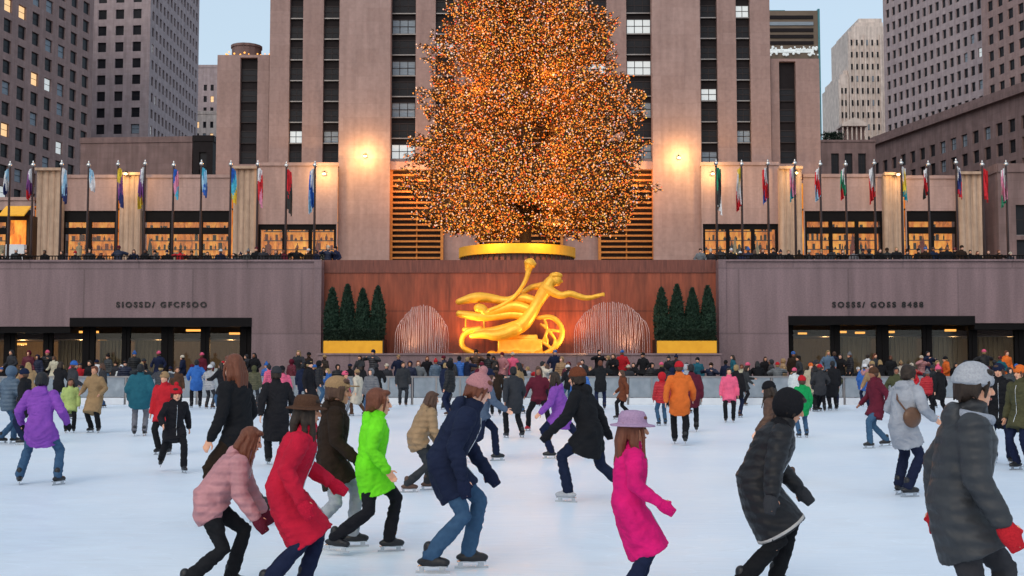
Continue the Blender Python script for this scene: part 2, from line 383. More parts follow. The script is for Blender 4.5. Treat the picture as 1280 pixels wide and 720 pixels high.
    out['info'] = dict(hand=hand, up=up(.3), fw=fw, lat=lat, hem=[x for x in secs][:1], shoulder=sh, elb=elb, H=H(0,0,0), s=s, pel=pel, secs=secs)
    return out
CACHE = {}
def cmesh(key):
    if key not in CACHE: CACHE[key] = person_meshes(*key)
    return CACHE[key]
SKIN = [srgb(225,170,140), srgb(205,150,120), srgb(235,185,160), srgb(150,100,75), srgb(110,72,52)]
COL = {'black': (.014,.014,.017), 'charcoal': (.04,.042,.048), 'navy': (.014,.02,.05), 'grey': (.17,.175,.19), 'pale grey': (.42,.43,.46),
 'white': (.72,.73,.75), 'red': (.52,.02,.03), 'crimson': (.5,.012,.04), 'orange': (.75,.16,.03), 'brown': (.09,.045,.028), 'tan': (.36,.23,.12),
 'dusty pink': (.48,.22,.23), 'pink': (.75,.12,.22), 'magenta': (.68,.012,.16), 'purple': (.27,.08,.45), 'blue': (.04,.14,.45), 'teal': (.02,.12,.16),
 'green': (.01,.32,.09), 'lime green': (.16,.72,.02), 'yellow green': (.4,.5,.16), 'maroon': (.12,.015,.03), 'olive': (.08,.08,.04), 'cream': (.6,.53,.42),
 'auburn': (.16,.05,.025), 'dark brown': (.03,.018,.012), 'blonde': (.35,.23,.1), 'lavender': (.42,.28,.42), 'denim blue': (.05,.11,.2), 'slate blue': (.10,.15,.22),
 'dark teal': (.02,.09,.13), 'beige': (.45,.36,.27)}
def person(loc, height, rz, pose, coat, coatc, head, hatc, hairc, trc, label, hi=False, kid=False, skatec='black', skin=None, glove=None, group=None, shoes=False):
    ms = cmesh((pose if isinstance(pose, str) else pose['name'], coat, head, kid, hi)) if isinstance(pose, str) else person_meshes(pose, coat, head, kid, hi)
    o = bpy.data.objects.new('person', None); COLL.objects.link(o); o.empty_display_size = .2
    o['local'] = 1; tag(o, label, 'person', group)
    sclz = height/1.80; o.location = loc; o.rotation_euler = (0,0,R(rz)); o.scale = (sclz,)*3
    sk = skin or SKIN[rng.choice((0,1,2)) if hi else rng.choice((0,0,1,2,2,3,4))]
    def ch(name, me, mat, col, par=o):
        if not me.materials: me.materials.append(mat)
        c = bpy.data.objects.new(name, me); COLL.objects.link(c); c.parent = par; c.color = (*col, 1); return c
    jf = rng.uniform(.88, 1.12); j = lambda c: tuple(x*jf*rng.uniform(.96, 1.04) for x in c)
    ch('body', ms['body'], m_skin, sk)
    ch('coat', ms['coat'], m_puffer if 'puffer' in coat else m_cloth, j(COL[coatc]))
    ch('trousers', ms['trousers'], m_denim, j(COL[trc]))
    ch('hair', ms['hair'], m_hair, COL[hairc])
    if 'hat' in ms: ch('hood' if head == 'hood' else 'hat', ms['hat'], m_knit, COL[hatc])
    for bt, bl in ms['skate']:
        if shoes: ch('shoe', bt, m_boot, COL[skatec])
        else: k = ch('skate', bt, m_boot, COL[skatec]); ch('blade', bl, m_steel, (1,1,1), k)
    if hi:
        for e in ms['eye']: ch('eye', e, m_eye, (1,1,1))
        ch('lips', ms['lips'], m_lip, (1,1,1))
        I = ms['info']
        g = MB()      # zip seam and cuffs
        for sg in (-1, 1):
            d = (I['hand'][sg]-ms['info']['shoulder'][sg]).normalized()
        pts = [Vector(c)+Vector(y)*(ry+.003) for c, x, y, rx, ry in I['secs'][1:-1]]
        g.tube(pts, .006, 6); c = ch('zip', g.mesh('zip', True), m_steel, (1,1,1))
        if glove:
            for sg in (-1, 1):
                g = MB(); h_ = I['hand'][sg]; d = (h_-I['elb'][sg]).normalized(); x_ = d.cross(Vector((sg,0,0))).normalized()
                g.tube([h_-d*.03, h_+d*.04], [.045,.04], 10); g.ell(h_+d*.075, (.060,.044,.105), Matrix((x_, d.cross(x_), d)).transposed(), 12)
                for o_ in (-.03,-.01,.01,.03): g.tube([h_+d*.09+x_*o_, h_+d*.165+x_*o_*1.05], [.019,.015], 7)
                g.tube([h_+d*.04-x_*.03, h_+d*.09-x_*.065], [.018,.013], 7); ch('glove', vox(g, .008), m_knit, COL[glove])
    return o, ms

def on_ice(px, fy): x, y = ground(px, fy); return (x, y, 0.)
# ---- foreground and middle-distance skaters: px, feet row, height, facing, pose, coat type/colour, headwear, hat colour, hair colour, trousers, label, hi, kid, skates
def pz(base, **k):
    d = dict(POSE[base]); d.update(k); d['name'] = base; return d
fg = [
 (1200, 842, 1.66, -102, pz('walk', lean=10, hr=(.10,.12,-.50), hyaw=-8), 'midpuffer', 'charcoal', 'beanie', 'pale grey', 'dark brown', 'charcoal', 'nearest skater in charcoal padded jacket and pale grey knit hat', 1, 0, 'black', 'red'),
 (945, 745, 1.56, -95, pz('glide', lean=26, nod=12, hl=(-.1,.18,-.46), hr=(.30,-.12,-.44)), 'longpuffer', 'black', 'hood', 'black', 'dark brown', 'black', 'leaning skater in hooded knee-length black padded coat with pale hem stripe', 1, 0, 'black', 'charcoal'),
 (786, 762, 1.30, -88, pz('relax', lean=4, hl=(-.36,.02,-.40), hr=(.14,.2,-.4)), 'long', 'magenta', 'brim', 'lavender', 'auburn', 'navy', 'child in long magenta coat and lavender brimmed hat', 1, 1, 'black', 'magenta'),
 (553, 713, 1.68, -88, pz('glide', lean=27, nod=10, fl=(-.10,.22,0,4), fr=(.14,-.10,0,-8), hl=(-.1,.16,-.48), hr=(.12,-.04,-.5)), 'parka', 'navy', 'pom', 'dusty pink', 'auburn', 'denim blue', 'adult leaning forward in navy parka and pale pink bobble hat', 1, 0, 'black', 'navy'),
 (461, 692, 1.45, -80, pz('stride', lean=8, fl=(-.10,.22,0,4), fr=(.12,-.36,.05,-20), hl=(-.12,.1,-.46), hr=(.12,.1,-.46)), 'parka', 'lime green', 'short', 'brown', 'auburn', 'black', 'bare-headed kid in bright lime green jacket skating past', 1, 1, 'black', None),
 (412, 686, 1.52, -82, pz('walk', lean=6), 'parka', 'dark brown', 'cap', 'tan', 'brown', 'pale grey', 'kid in dark brown jacket, tan cap and pale jeans', 1, 1, 'black', 'black'),
 (352, 748, 1.50, -84, pz('glide', lean=20, nod=-4, side=4, hl=(-.1,.22,-.4), hr=(.16,.02,-.46)), 'long', 'crimson', 'brim', 'brown', 'dark brown', 'navy', 'leaning skater in long crimson coat with brown brimmed hat', 1, 0, 'black', 'crimson'),
 (258, 742, 1.36, -78, pz('bent', lean=38, nod=6, hip=.86), 'puffer', 'dusty pink', 'long', 'brown', 'auburn', 'black', 'crouching auburn-haired skater in dusty pink puffer jacket', 1, 0, 'black', 'maroon'),
 (297, 657, 1.77, 70, pz('walk', hl=(-.1,.1,-.5), hr=(.1,.14,-.46)), 'thin', 'black', 'long', 'brown', 'auburn', 'dark brown', 'tall long-haired skater in all black standing upright', 1, 0, 'black', None),
 (738, 628, 1.70, 66, pz('push', lean=16, hip=.88, fl=(-.10,.26,0,4), fr=(.24,-.40,.02,-20)), 'parka', 'black', 'beanie', 'auburn', 'dark brown', 'navy', 'striding skater in black parka and rust brown beanie', 1, 0, 'pale grey', 'black'),
 (48, 606, 1.60, 4, pz('wide', lean=4), 'parka', 'purple', 'short', 'black', 'black', 'denim blue', 'skater in purple hooded jacket seen from behind, legs apart', 1, 0, 'black', 'black'),
 (520, 614, 1.42, -70, pz('bent', lean=26), 'puffer', 'tan', 'long', 'brown', 'brown', 'charcoal', 'brown-haired skater in tan puffer jacket leaning forward', 1, 0, 'brown', None),
 (1130, 620, 1.66, -60, pz('relax', lean=12), 'parka', 'pale grey', 'short', 'black', 'dark brown', 'navy', 'skater in pale grey jacket carrying a brown shoulder bag', 1, 0, 'black', None),
 (978, 604, 1.50, 62, pz('glide', lean=20, hip=.88), 'puffer', 'brown', 'beanielong', 'black', 'dark brown', 'dark brown', 'skater in all brown gliding behind the long black coat', 1, 0, 'brown', None),
 (217, 590, 1.32, -150, pz('stride', lean=10), 'parka', 'black', 'pom', 'red', 'dark brown', 'black', 'small child in black with red bobble hat, one leg lifted', 1, 1, 'black', None),
 (600, 577, 1.62, -75, pz('stride', lean=16), 'short', 'slate blue', 'beanie', 'navy', 'brown', 'navy', 'skater in slate blue jacket pushing off mid stride', 1, 0, 'black', None),
 (700, 573, 1.60, 80, pz('push', lean=10, hip=.88), 'parka', 'purple', 'long', 'brown', 'dark brown', 'navy', 'skater in purple jacket trailing one leg on the ice', 1, 0, 'black', None),
 (1252, 580, 1.66, 150, pz('relax'), 'parka', 'black', 'beanie', 'navy', 'brown', 'navy', 'stocky skater in black parka and navy trousers near the right edge', 1, 0, 'black', None),
 (345, 582, 1.62, 20, pz('walk'), 'long', 'black', 'beanie', 'charcoal', 'dark brown', 'black', 'skater in long black coat half hidden by the crimson coat', 1, 0, 'black', None),
 (1280, 588, 1.62, 120, pz('stand'), 'parka', 'olive', 'beanie', 'orange', 'brown', 'navy', 'skater in olive parka with orange beanie at the right edge', 1, 0, 'black', None),
]
random.seed(3)
for (px, fy, h, rz, pose, ct, cc, hd, hc, hrc, tr, lab, hi, kid, sk, gl) in fg:
    o, ms = person(on_ice(px, fy), h, rz, pose, ct, cc, hd, hc, hrc, tr, lab, bool(hi), bool(kid), sk, glove=gl)
    I = ms['info']
    if 'hem stripe' in lab:
        q = MB(); c0, x0, y0, rx, ry = I['secs'][0]; c1, x1, y1, rx1, ry1 = I['secs'][1]
        q.loft([(Vector(c0).lerp(Vector(c1), .12), x0, y0, rx+.004, ry+.004), (Vector(c0).lerp(Vector(c1), .34), x1, y1, rx*.9+rx1*.1+.004, ry*.9+ry1*.1+.004)], 28)
        me = q.mesh('hem_stripe', True); me.materials.append(m_cloth); k = bpy.data.objects.new('hem_stripe', me); COLL.objects.link(k); k.parent = o; k.color = (.5,.48,.46,1)
    if 'shoulder bag' in lab:
        b = thing('shoulder_bag', 'brown shoulder bag hanging at the pale grey jacket', 'bag', (0,0,0)); 
        q = MB(); a = I['up']; la = I['lat']; f = I['fw']
        q.ell(I['pel']+la*.24+Vector((0,-.08,.10)), (.07,.16,.14), n=16)
        mb_ = vox(q, .012); mb_.materials.append(m_boot)
        q = MB(); q.tube([I['shoulder'][-1]+Vector((.04,.02,.09)), I['up']+f*.17+la*.02, I['pel']+la*.22+Vector((0,.02,.18))], .014, 8)
        q.tube([I['shoulder'][-1]+Vector((.04,-.02,.09)), I['up']-f*.18+la*.02, I['pel']+la*.22+Vector((0,-.16,.18))], .014, 8)
        ms_ = q.mesh('strap', True); ms_.materials.append(m_boot)
        b.location = o.location; b.rotation_euler = o.rotation_euler; b.scale = o.scale
        for nm, me in (('bag_body', mb_), ('strap', ms_)):
            k = bpy.data.objects.new(nm, me); COLL.objects.link(k); k.parent = b; k.color = (.13,.06,.03,1)
    if lab.startswith('nearest'):
        q = MB(); q.tube([I['H']-I['s']*.17+Vector((math.cos(a)*.10, math.sin(a)*.10+.01, math.sin(a)*-.02)) for a in [i*math.pi/8 for i in range(17)]], .035, 10)
        me = vox(q, .012); me.materials.append(m_knit); k = bpy.data.objects.new('scarf', me); COLL.objects.link(k); k.parent = o; k.color = (.33,.36,.42,1)

mid = [
 (9, 555, 1.62, -30, 'walk', 'puffer', 'slate blue', 'hood', 'slate blue', 'brown', 'denim blue', 'skater in slate blue hooded puffer at the left edge', 0, 'black'),
 (30, 556, 1.55, 100, 'stand', 'parka', 'black', 'beanie', 'navy', 'brown', 'navy', 'skater in black parka beside the purple jacket', 0, 'black'),
 (87, 541, 1.30, -160, 'stand', 'parka', 'yellow green', 'long', 'brown', 'dark brown', 'black', 'child in yellow green coat standing on the ice', 1, 'black'),
 (118, 541, 1.62, 170, 'relax', 'long', 'tan', 'short', 'brown', 'auburn', 'black', 'skater in tan checked coat with black leggings', 0, 'black'),
 (174, 545, 1.66, 10, 'stand', 'cape', 'teal', 'short', 'black', 'black', 'grey', 'skater in teal cape and grey leggings', 0, 'black'),
 (205, 568, 1.50, 170, 'stand', 'parka', 'red', 'beanie', 'tan', 'brown', 'black', 'skater in red jacket behind the child in black', 0, 'black'),
 (245, 510, 1.85, 15, 'relax', 'parka', 'blue', 'short', 'black', 'black', 'black', 'tall skater in blue jacket and black trousers at the left barrier', 0, 'black'),
 (151, 503, 1.62, 180, 'stand', 'long', 'white', 'hood', 'white', 'brown', 'grey', 'person in hooded long white coat at the left barrier', 0, 'black'),
 (265, 502, 1.75, 0, 'stand', 'parka', 'pale grey', 'hood', 'pale grey', 'brown', 'black', 'hooded pale grey skater beside the blue jacket', 0, 'black'),
 (352, 530, 1.60, 20, 'stand', 'puffer', 'pink', 'beanie', 'black', 'dark brown', 'navy', 'skater in pink puffer and black beanie near the left stone wall', 0, 'black'),
 (378, 508, 1.70, 0, 'stand', 'parka', 'navy', 'short', 'black', 'black', 'navy', 'skater in navy parka with black hair at the barrier corner', 0, 'black'),
 (430, 520, 1.40, -120, 'stand', 'puffer', 'pink', 'beanie', 'pink', 'brown', 'pale grey', 'child all in pink under the left yellow planter', 1, 'white'),
 (470, 512, 1.72, 0, 'relax', 'parka', 'black', 'short', 'black', 'black', 'black', 'broad skater in black parka seen from behind below the left cypresses', 0, 'black'),
 (450, 506, 1.66, 0, 'stand', 'parka', 'black', 'beanielong', 'charcoal', 'dark brown', 'black', 'skater in black parka and charcoal beanie below the left cypresses', 0, 'black'),
 (448, 520, 1.5, 60, 'walk', 'long', 'cream', 'beanie', 'tan', 'brown', 'brown', 'skater in long cream coat and tan beanie', 0, 'brown'),
 (643, 548, 1.62, 25, 'walk', 'parka', 'charcoal', 'short', 'black', 'black', 'black', 'black-haired skater in charcoal parka walking away', 0, 'black'),
 (674, 539, 1.66, 170, 'wide', 'short', 'maroon', 'long', 'brown', 'brown', 'black', 'skater in maroon jacket and red skates', 0, 'red'),
 (620, 520, 1.58, 10, 'walk', 'parka', 'dark brown', 'beanie', 'black', 'brown', 'black', 'skater in dark brown parka and black beanie in front of the statue', 0, 'black'),
 (594, 530, 1.60, -20, 'glide', 'puffer', 'black', 'beanie', 'maroon', 'brown', 'black', 'skater in black puffer and maroon beanie gliding before the statue', 0, 'black'),
 (726, 530, 1.55, 0, 'stand', 'puffer', 'blue', 'pom', 'white', 'brown', 'navy', 'skater in bright blue puffer with white bobble hat', 0, 'black'),
 (780, 524, 1.50, 90, 'walk', 'parka', 'auburn', 'long', 'brown', 'brown', 'black', 'skater in auburn parka passing right of the blue puffer', 0, 'black'),
 (828, 532, 1.40, 15, 'stand', 'puffer', 'red', 'hood', 'red', 'brown', 'denim blue', 'child in red hooded puffer holding on to an adult', 1, 'black'),
 (850, 556, 1.72, -5, 'walk', 'parka', 'orange', 'beanie', 'red', 'brown', 'black', 'skater in orange parka and red beanie with black trousers', 0, 'black'),
 (865, 540, 1.66, 0, 'stand', 'parka', 'maroon', 'short', 'black', 'black', 'black', 'black-haired skater in maroon parka beside the orange one', 0, 'black'),
 (912, 528, 1.55, 170, 'stand', 'parka', 'pink', 'long', 'black', 'black', 'black', 'long-haired skater in pink parka below the right stone pier', 0, 'black'),
 (1004, 547, 1.36, 10, 'stand', 'parka', 'green', 'beanie', 'red', 'brown', 'denim blue', 'child in green jacket and red beanie', 1, 'black'),
 (1026, 515, 1.66, 0, 'relax', 'parka', 'charcoal', 'beanie', 'red', 'brown', 'black', 'skater in charcoal parka and red beanie beyond the green jacket', 0, 'black'),
 (1014, 509, 1.7, 180, 'stand', 'long', 'beige', 'beanie', 'orange', 'brown', 'black', 'person in long beige coat and orange beanie near the right doorway', 0, 'black'),
 (1042, 513, 1.78, 10, 'stand', 'long', 'black', 'short', 'black', 'black', 'black', 'tall bare-headed skater in long black coat near the right doorway', 0, 'black'),
 (1082, 508, 1.66, 0, 'stand', 'cape', 'blue', 'beanie', 'white', 'brown', 'navy', 'skater in blue cape and white beanie near the right doorway', 0, 'black'),
 (1098, 560, 1.60, 100, 'walk', 'parka', 'maroon', 'beanie', 'brown', 'brown', 'denim blue', 'skater in maroon parka and jeans beside the pale grey jacket', 0, 'black'),
 (1122, 528, 1.58, 160, 'relax', 'parka', 'olive', 'short', 'black', 'black', 'black', 'bare-headed skater in olive parka on the right side', 0, 'black'),
 (1160, 520, 1.45, 180, 'stand', 'puffer', 'red', 'pom', 'grey', 'brown', 'black', 'skater in red puffer and grey bobble hat on the right', 0, 'black'),
 (1176, 523, 1.62, 20, 'walk', 'parka', 'black', 'pom', 'pink', 'brown', 'black', 'skater in black parka and pink bobble hat on the right', 0, 'black'),
 (1218, 545, 1.62, 10, 'stand', 'puffer', 'pink', 'hood', 'pink', 'brown', 'navy', 'skater in pink hooded puffer behind the nearest skater', 0, 'black'),
 (1238, 528, 1.60, 100, 'walk', 'long', 'maroon', 'beanie', 'maroon', 'brown', 'black', 'skater in long maroon coat near the right edge', 0, 'black'),
]
for (px, fy, h, rz, pose, ct, cc, hd, hc, hrc, tr, lab, kid, sk) in mid:
    person(on_ice(px, fy), h, rz, pose, ct, cc, hd, hc, hrc, tr, lab, False, bool(kid), sk)

# ---- crowds: each person gets a combination of coat and headwear nobody else in that place has
used = set()
COATW = ['black']*14+['charcoal']*7+['navy']*8+['dark brown']*4+['dark brown', 'brown', 'maroon', 'red', 'red', 'grey', 'pale grey', 'white', 'dusty pink', 'tan', 'blue', 'olive', 'slate blue', 'pink', 'orange', 'teal', 'cream']
HATC = ['black', 'black', 'navy', 'dark brown', 'red', 'pink', 'grey', 'white', 'tan', 'blue', 'maroon', 'cream', 'charcoal']
HAIRC = ['black', 'dark brown', 'brown', 'auburn', 'blonde']
KINDS = [('stand','parka','short'), ('relax','parka','beanie'), ('stand','puffer','pom'), ('raise','puffer','beanie'), ('relax','long','long'), ('hold','parka','long'),
         ('stand','long','beanie'), ('raise','parka','short'), ('stand','puffer','hood'), ('relax','short','cap')]
HN = {'short': 'short', 'long': 'long', 'beanie': 'beanie', 'pom': 'bobble hat', 'hood': 'hood', 'cap': 'cap'}
def crowd(loc, zone, rz, shoes, group, h=None):
    up_ = 'railing' in zone
    for _ in range(400):
        pose, ct, hd = rng.choice(KINDS); cc = rng.choice(COATW[:39] if up_ and rng.random() < .8 else COATW); hrc = rng.choice(HAIRC); hc = cc if hd == 'hood' else rng.choice(HATC)
        hn = f"{hrc} {hd} hair" if hd in ('short', 'long') else ('raised hood' if hd == 'hood' else f"{hc} {HN[hd]}")
        key = (zone, cc, hn)
        if key not in used: used.add(key); break
    lab = f"person in {cc} coat, {hn}, {zone}"
    person(loc, h or rng.uniform(1.5, 1.82), rz, pose, ct, cc, hd, hc, hrc, rng.choice(('black','navy','charcoal','denim blue')), lab, False, False, rng.choice(('black','brown','dark brown')), group=group, shoes=shoes)
def zone(px):
    for lim, z in ((145, 'by the lit restaurant windows'), (320, 'below the left black fascia'), (400, 'against the left stone pier'), (487, 'below the left yellow planter'),
                   (565, 'before the left water jets'), (712, 'before the gold statue'), (817, 'before the right water jets'), (900, 'below the right yellow planter'),
                   (985, 'against the right stone pier'), (1140, 'below the right black fascia'), (1e9, 'by the dim restaurant glass')):
        if px < lim: return z
pxs = []
x = 4
while x < 1278:
    dens = 9.5 if (500 < x < 830) else (10.5 if x > 900 or x < 150 else 13)
    pxs.append(x); x += dens*rng.uniform(.7, 1.35)
for px in pxs:
    Y = rng.choice((50.2, 51., 51.9, 52.8, 53.6)) + rng.uniform(-.2, .2)
    z = .25 if Y > 51.4 else .02
    if Y > 52.4: z = .5
    crowd((XX(px, Y), Y, z), zone(px), rng.choice((0, 180, 180, 160, 200, 150, -40, 90)), True, 'crowd standing behind the rink barrier')
for i in range(42):      # far skaters just inside the barrier
    px = 10+i*30.4+rng.gauss(0, 16); Y = rng.uniform(42.5, 48.2) if i % 3 else rng.uniform(36, 44)
    crowd((XX(px, Y), Y, 0), 'skating '+zone(px).replace('against', 'near').replace('behind', 'near'), rng.uniform(0, 360), False, 'far skaters inside the barrier')
PROM = 5.78
def prom(a, b, step, zn):
    x = a
    while x < b:
        Y = rng.choice((58.7, 59.3, 60.0))+rng.uniform(-.1, .1)
        crowd((XX(x, Y), Y, PROM), zn, rng.choice((180, 170, 190, 0, 150)), True, 'spectators along the upper railing', rng.uniform(1.45, 1.72))
        x += step*rng.uniform(.7, 1.4)
prom(2, 300, 17, 'at the upper left railing'); prom(300, 425, 12, 'at the railing left of the tree')
prom(876, 1000, 12, 'at the railing right of the tree'); prom(1000, 1278, 11, 'at the upper right railing')

# ------------------------------------------------------------------ setting materials
m_ice = M('ice', (.80,.87,.95), (.66,.76,.88), scale=.22, rough=.34, bump=.03, spec=.35, bdist=.02)
_n, _l = m_ice.node_tree.nodes, m_ice.node_tree.links
sc1 = _n.new('ShaderNodeTexNoise'); sc1.inputs['Scale'].default_value = 3; sc1.inputs['Detail'].default_value = 8; mp_ = _n.new('ShaderNodeMapping'); mp_.inputs['Scale'].default_value = (.7, 3.5, 1); mp_.inputs['Rotation'].default_value = (0,0,.25)
tc_ = _n.new('ShaderNodeTexCoord'); _l.new(tc_.outputs['Object'], mp_.inputs[0])
base_in = _n['Principled BSDF'].inputs['Base Color'].links[0].from_socket; prev_ = base_in
for sc_i, rot_i, k_i in ((.55, .35, 1.06), (.7, -.5, .95), (.42, 1.2, 1.05), (.9, .05, .955)):     # blade marks: thin level lines of warped noise
    ma = _n.new('ShaderNodeMapping'); ma.inputs['Rotation'].default_value = (0,0,rot_i); ma.inputs['Scale'].default_value = (.35, 1.6, 1); _l.new(tc_.outputs['Object'], ma.inputs[0])
    nn = _n.new('ShaderNodeTexNoise'); nn.inputs['Scale'].default_value = sc_i; nn.inputs['Detail'].default_value = 1.5; nn.inputs['Distortion'].default_value = .6; _l.new(ma.outputs[0], nn.inputs['Vector'])
    mu = _n.new('ShaderNodeMath'); mu.operation = 'MULTIPLY'; mu.inputs[1].default_value = 26; _l.new(nn.outputs['Fac'], mu.inputs[0])
    fr_ = _n.new('ShaderNodeMath'); fr_.operation = 'PINGPONG'; fr_.inputs[1].default_value = .5; _l.new(mu.outputs[0], fr_.inputs[0])
    mr2 = _n.new('ShaderNodeMapRange'); mr2.inputs['From Min'].default_value = 0; mr2.inputs['From Max'].default_value = .05; mr2.inputs['To Min'].default_value = k_i; mr2.inputs['To Max'].default_value = 1.; _l.new(fr_.outputs[0], mr2.inputs[0])
    vs_ = _n.new('ShaderNodeVectorMath'); vs_.operation = 'SCALE'; _l.new(prev_, vs_.inputs[0]); _l.new(mr2.outputs[0], vs_.inputs['Scale']); prev_ = vs_.outputs[0]
_l.new(prev_, _n['Principled BSDF'].inputs['Base Color']); _l.new(mp_.outputs[0], sc1.inputs['Vector'])
mr_ = _n.new('ShaderNodeMapRange'); mr_.inputs['From Min'].default_value=.3; mr_.inputs['From Max'].default_value=.7; mr_.inputs['To Min'].default_value=.32; mr_.inputs['To Max'].default_value=.55
_l.new(sc1.outputs['Fac'], mr_.inputs[0]); _l.new(mr_.outputs[0], _n['Principled BSDF'].inputs['Roughness'])
m_pave = M('terrace_paving', (.20,.18,.18), (.13,.12,.125), scale=1.5, brick=(1.2,.6,.6))
m_granite = M('mauve_granite', (.265,.18,.195), (.20,.133,.145), scale=14, rough=.55, bump=.15, brick=(5.2,3.1,.72), streak=.22)
m_redstone = M('red_granite', (.31,.075,.035), (.20,.045,.022), scale=3.5, rough=.5, bump=.15, stretch=(2.4,2.4,.35), brick=(3.4,4.2,.7), streak=.3)
m_redband = M('red_granite_band', (.20,.06,.04), (.11,.032,.024), scale=5, rough=.5, bump=.3, stretch=(3,3,.3))
m_black = M('black_metal', (.008,.007,.008), rough=.6, bump=.05, spec=.1)
m_bronze = M('dark_bronze', (.03,.018,.012), rough=.4, bump=.05, metal=.4)
m_lime = M('limestone', (.385,.258,.235), (.315,.21,.193), scale=3, rough=.8, brick=(2.4,1.1,.86), streak=.12)
m_lime2 = M('pier_limestone', (.42,.29,.265), (.36,.245,.225), scale=3, rough=.8, brick=(2.2,1.3,.87), streak=.12)
m_low = M('facade_limestone', (.46,.315,.285), (.39,.265,.245), scale=4, rough=.8, brick=(2.6,2.,.86), streak=.15)
m_dbrick = M('brown_brick', (.37,.25,.235), (.30,.2,.19), scale=.6, rough=.85, brick=(.8,.35,.8), streak=.15)
m_gbrick = M('grey_brick', (.45,.36,.37), (.37,.295,.31), scale=.5, rough=.85, brick=(1.,.5,.84), streak=.15)
m_hstone = M('brown_stone', (.25,.165,.16), (.195,.13,.125), scale=.8, rough=.85, brick=(1.6,.8,.8), streak=.2)
m_pstone = M('pale_stone', (.72,.62,.56), (.55,.46,.42), scale=.8, rough=.85, streak=.2)
m_glassd = M('window_glass_dark', (.012,.013,.018), (.03,.03,.035), scale=.3, rough=.3, spec=.12, bump=.02)
m_glassb = M('window_blind', (.30,.36,.42), (.16,.2,.25), scale=4, rough=.5, stretch=(.2,.2,6))
m_spand = M('spandrel', (.02,.016,.018), rough=.6, spec=.1)
m_trim = M('metal_trim', (.3,.28,.28), rough=.4, metal=.5)
m_winlit = emis('window_lit', (1., .62, .3), .9)
m_winpale = emis('window_pale_lit', (.72,.77,.78), .62)
m_gold = M('gilded_bronze', (.95,.50,.045), (.85,.38,.02), scale=5, rough=.42, metal=.25, bump=.15, bdist=.03, spec=.5)
m_yellow = M('yellow_paint_glow', (.85,.42,.02), (.75,.34,.012), scale=3, rough=.5, bump=.1, emit=(1.,.45,.02), estr=.12)  # faint emission puts lamplight into the paint
m_cyp = M('cypress_leaf', (.018,.05,.028), (.008,.026,.016), scale=9, rough=.8, bump=.5)
m_water = bpy.data.materials.new('water_jet'); N_, L_ = nt(m_water)
b_ = N_['Principled BSDF']; b_.inputs['Base Color'].default_value = (.72,.56,.56,1); b_.inputs['Roughness'].default_value = .25; b_.inputs['Alpha'].default_value = .5
m_flagpole = M('pole_bronze', (.05,.03,.03), rough=.35, metal=.5)
m_silver = M('polished_ball', (.8,.78,.75), rough=.2, metal=.9)
def glassmat(name, tint=(1,1,1), gl=.12):
    m = bpy.data.materials.new(name); N, L = nt(m); N.remove(N['Principled BSDF']); o = N['Material Output']
    t = N.new('ShaderNodeBsdfTransparent'); t.inputs[0].default_value = (*tint, 1); g = N.new('ShaderNodeBsdfGlossy'); g.inputs['Roughness'].default_value = .05
    x = N.new('ShaderNodeMixShader'); x.inputs[0].default_value = .035; L.new(t.outputs[0], x.inputs[1]); L.new(g.outputs[0], x.inputs[2]); L.new(x.outputs[0], o.inputs[0])
    return m
m_glass = glassmat('clear_glass', (.9,.92,.92))
m_glass2 = M('frosted_board', (.40,.45,.5), (.28,.33,.38), scale=3, rough=.25)
_b = m_glass2.node_tree.nodes['Principled BSDF']; _b.inputs['Alpha'].default_value = .62

# ------------------------------------------------------------------ ground, ice, terrace, promenade
WALLY = 57.7
q = MB(); q.add([(-600,-200,-.02),(600,-200,-.02),(600,57.5,-.02),(-600,57.5,-.02)], [(0,1,2,3)]); tag(q.build('plaza_ground', m_pave), kind='structure')
q = MB()
pts = [(-25,-8),(25,-8)]
for a in range(0, 91, 10): pts.append((19+6*math.cos(R(a)), 43+6*math.sin(R(a))))
for a in range(90, 181, 10): pts.append((-19+6*math.cos(R(a)), 43+6*math.sin(R(a))))
q.add([(x, y, 0) for x, y in pts], [tuple(range(len(pts)))]); tag(q.build('ice_rink', m_ice), kind='structure')
q = MB(); q.box(-45,45,51.4,52.4,-.01,.25); q.box(-45,45,52.4,57.4,-.01,.5); tag(q.build('terrace_steps', m_pave), kind='structure')
q = MB(); q.add([(-600,WALLY+.9,PROM),(600,WALLY+.9,PROM),(600,900,PROM),(-600,900,PROM)], [(0,1,2,3)]); tag(q.build('promenade', m_pave), kind='structure')
for sgn in (-1, 1):      # pit sides, outside the frame but part of the place
    w = thing('side_wall', f"plain mauve stone wall closing the sunken plaza on the {'left' if sgn<0 else 'right'} side", 'wall', (sgn*45, 20, 0))
    q = MB(); q.box(min(sgn*45,sgn*60), max(sgn*45,sgn*60), -10, 57, -.02, 6.6); q.build('wall_face', m_granite, w)

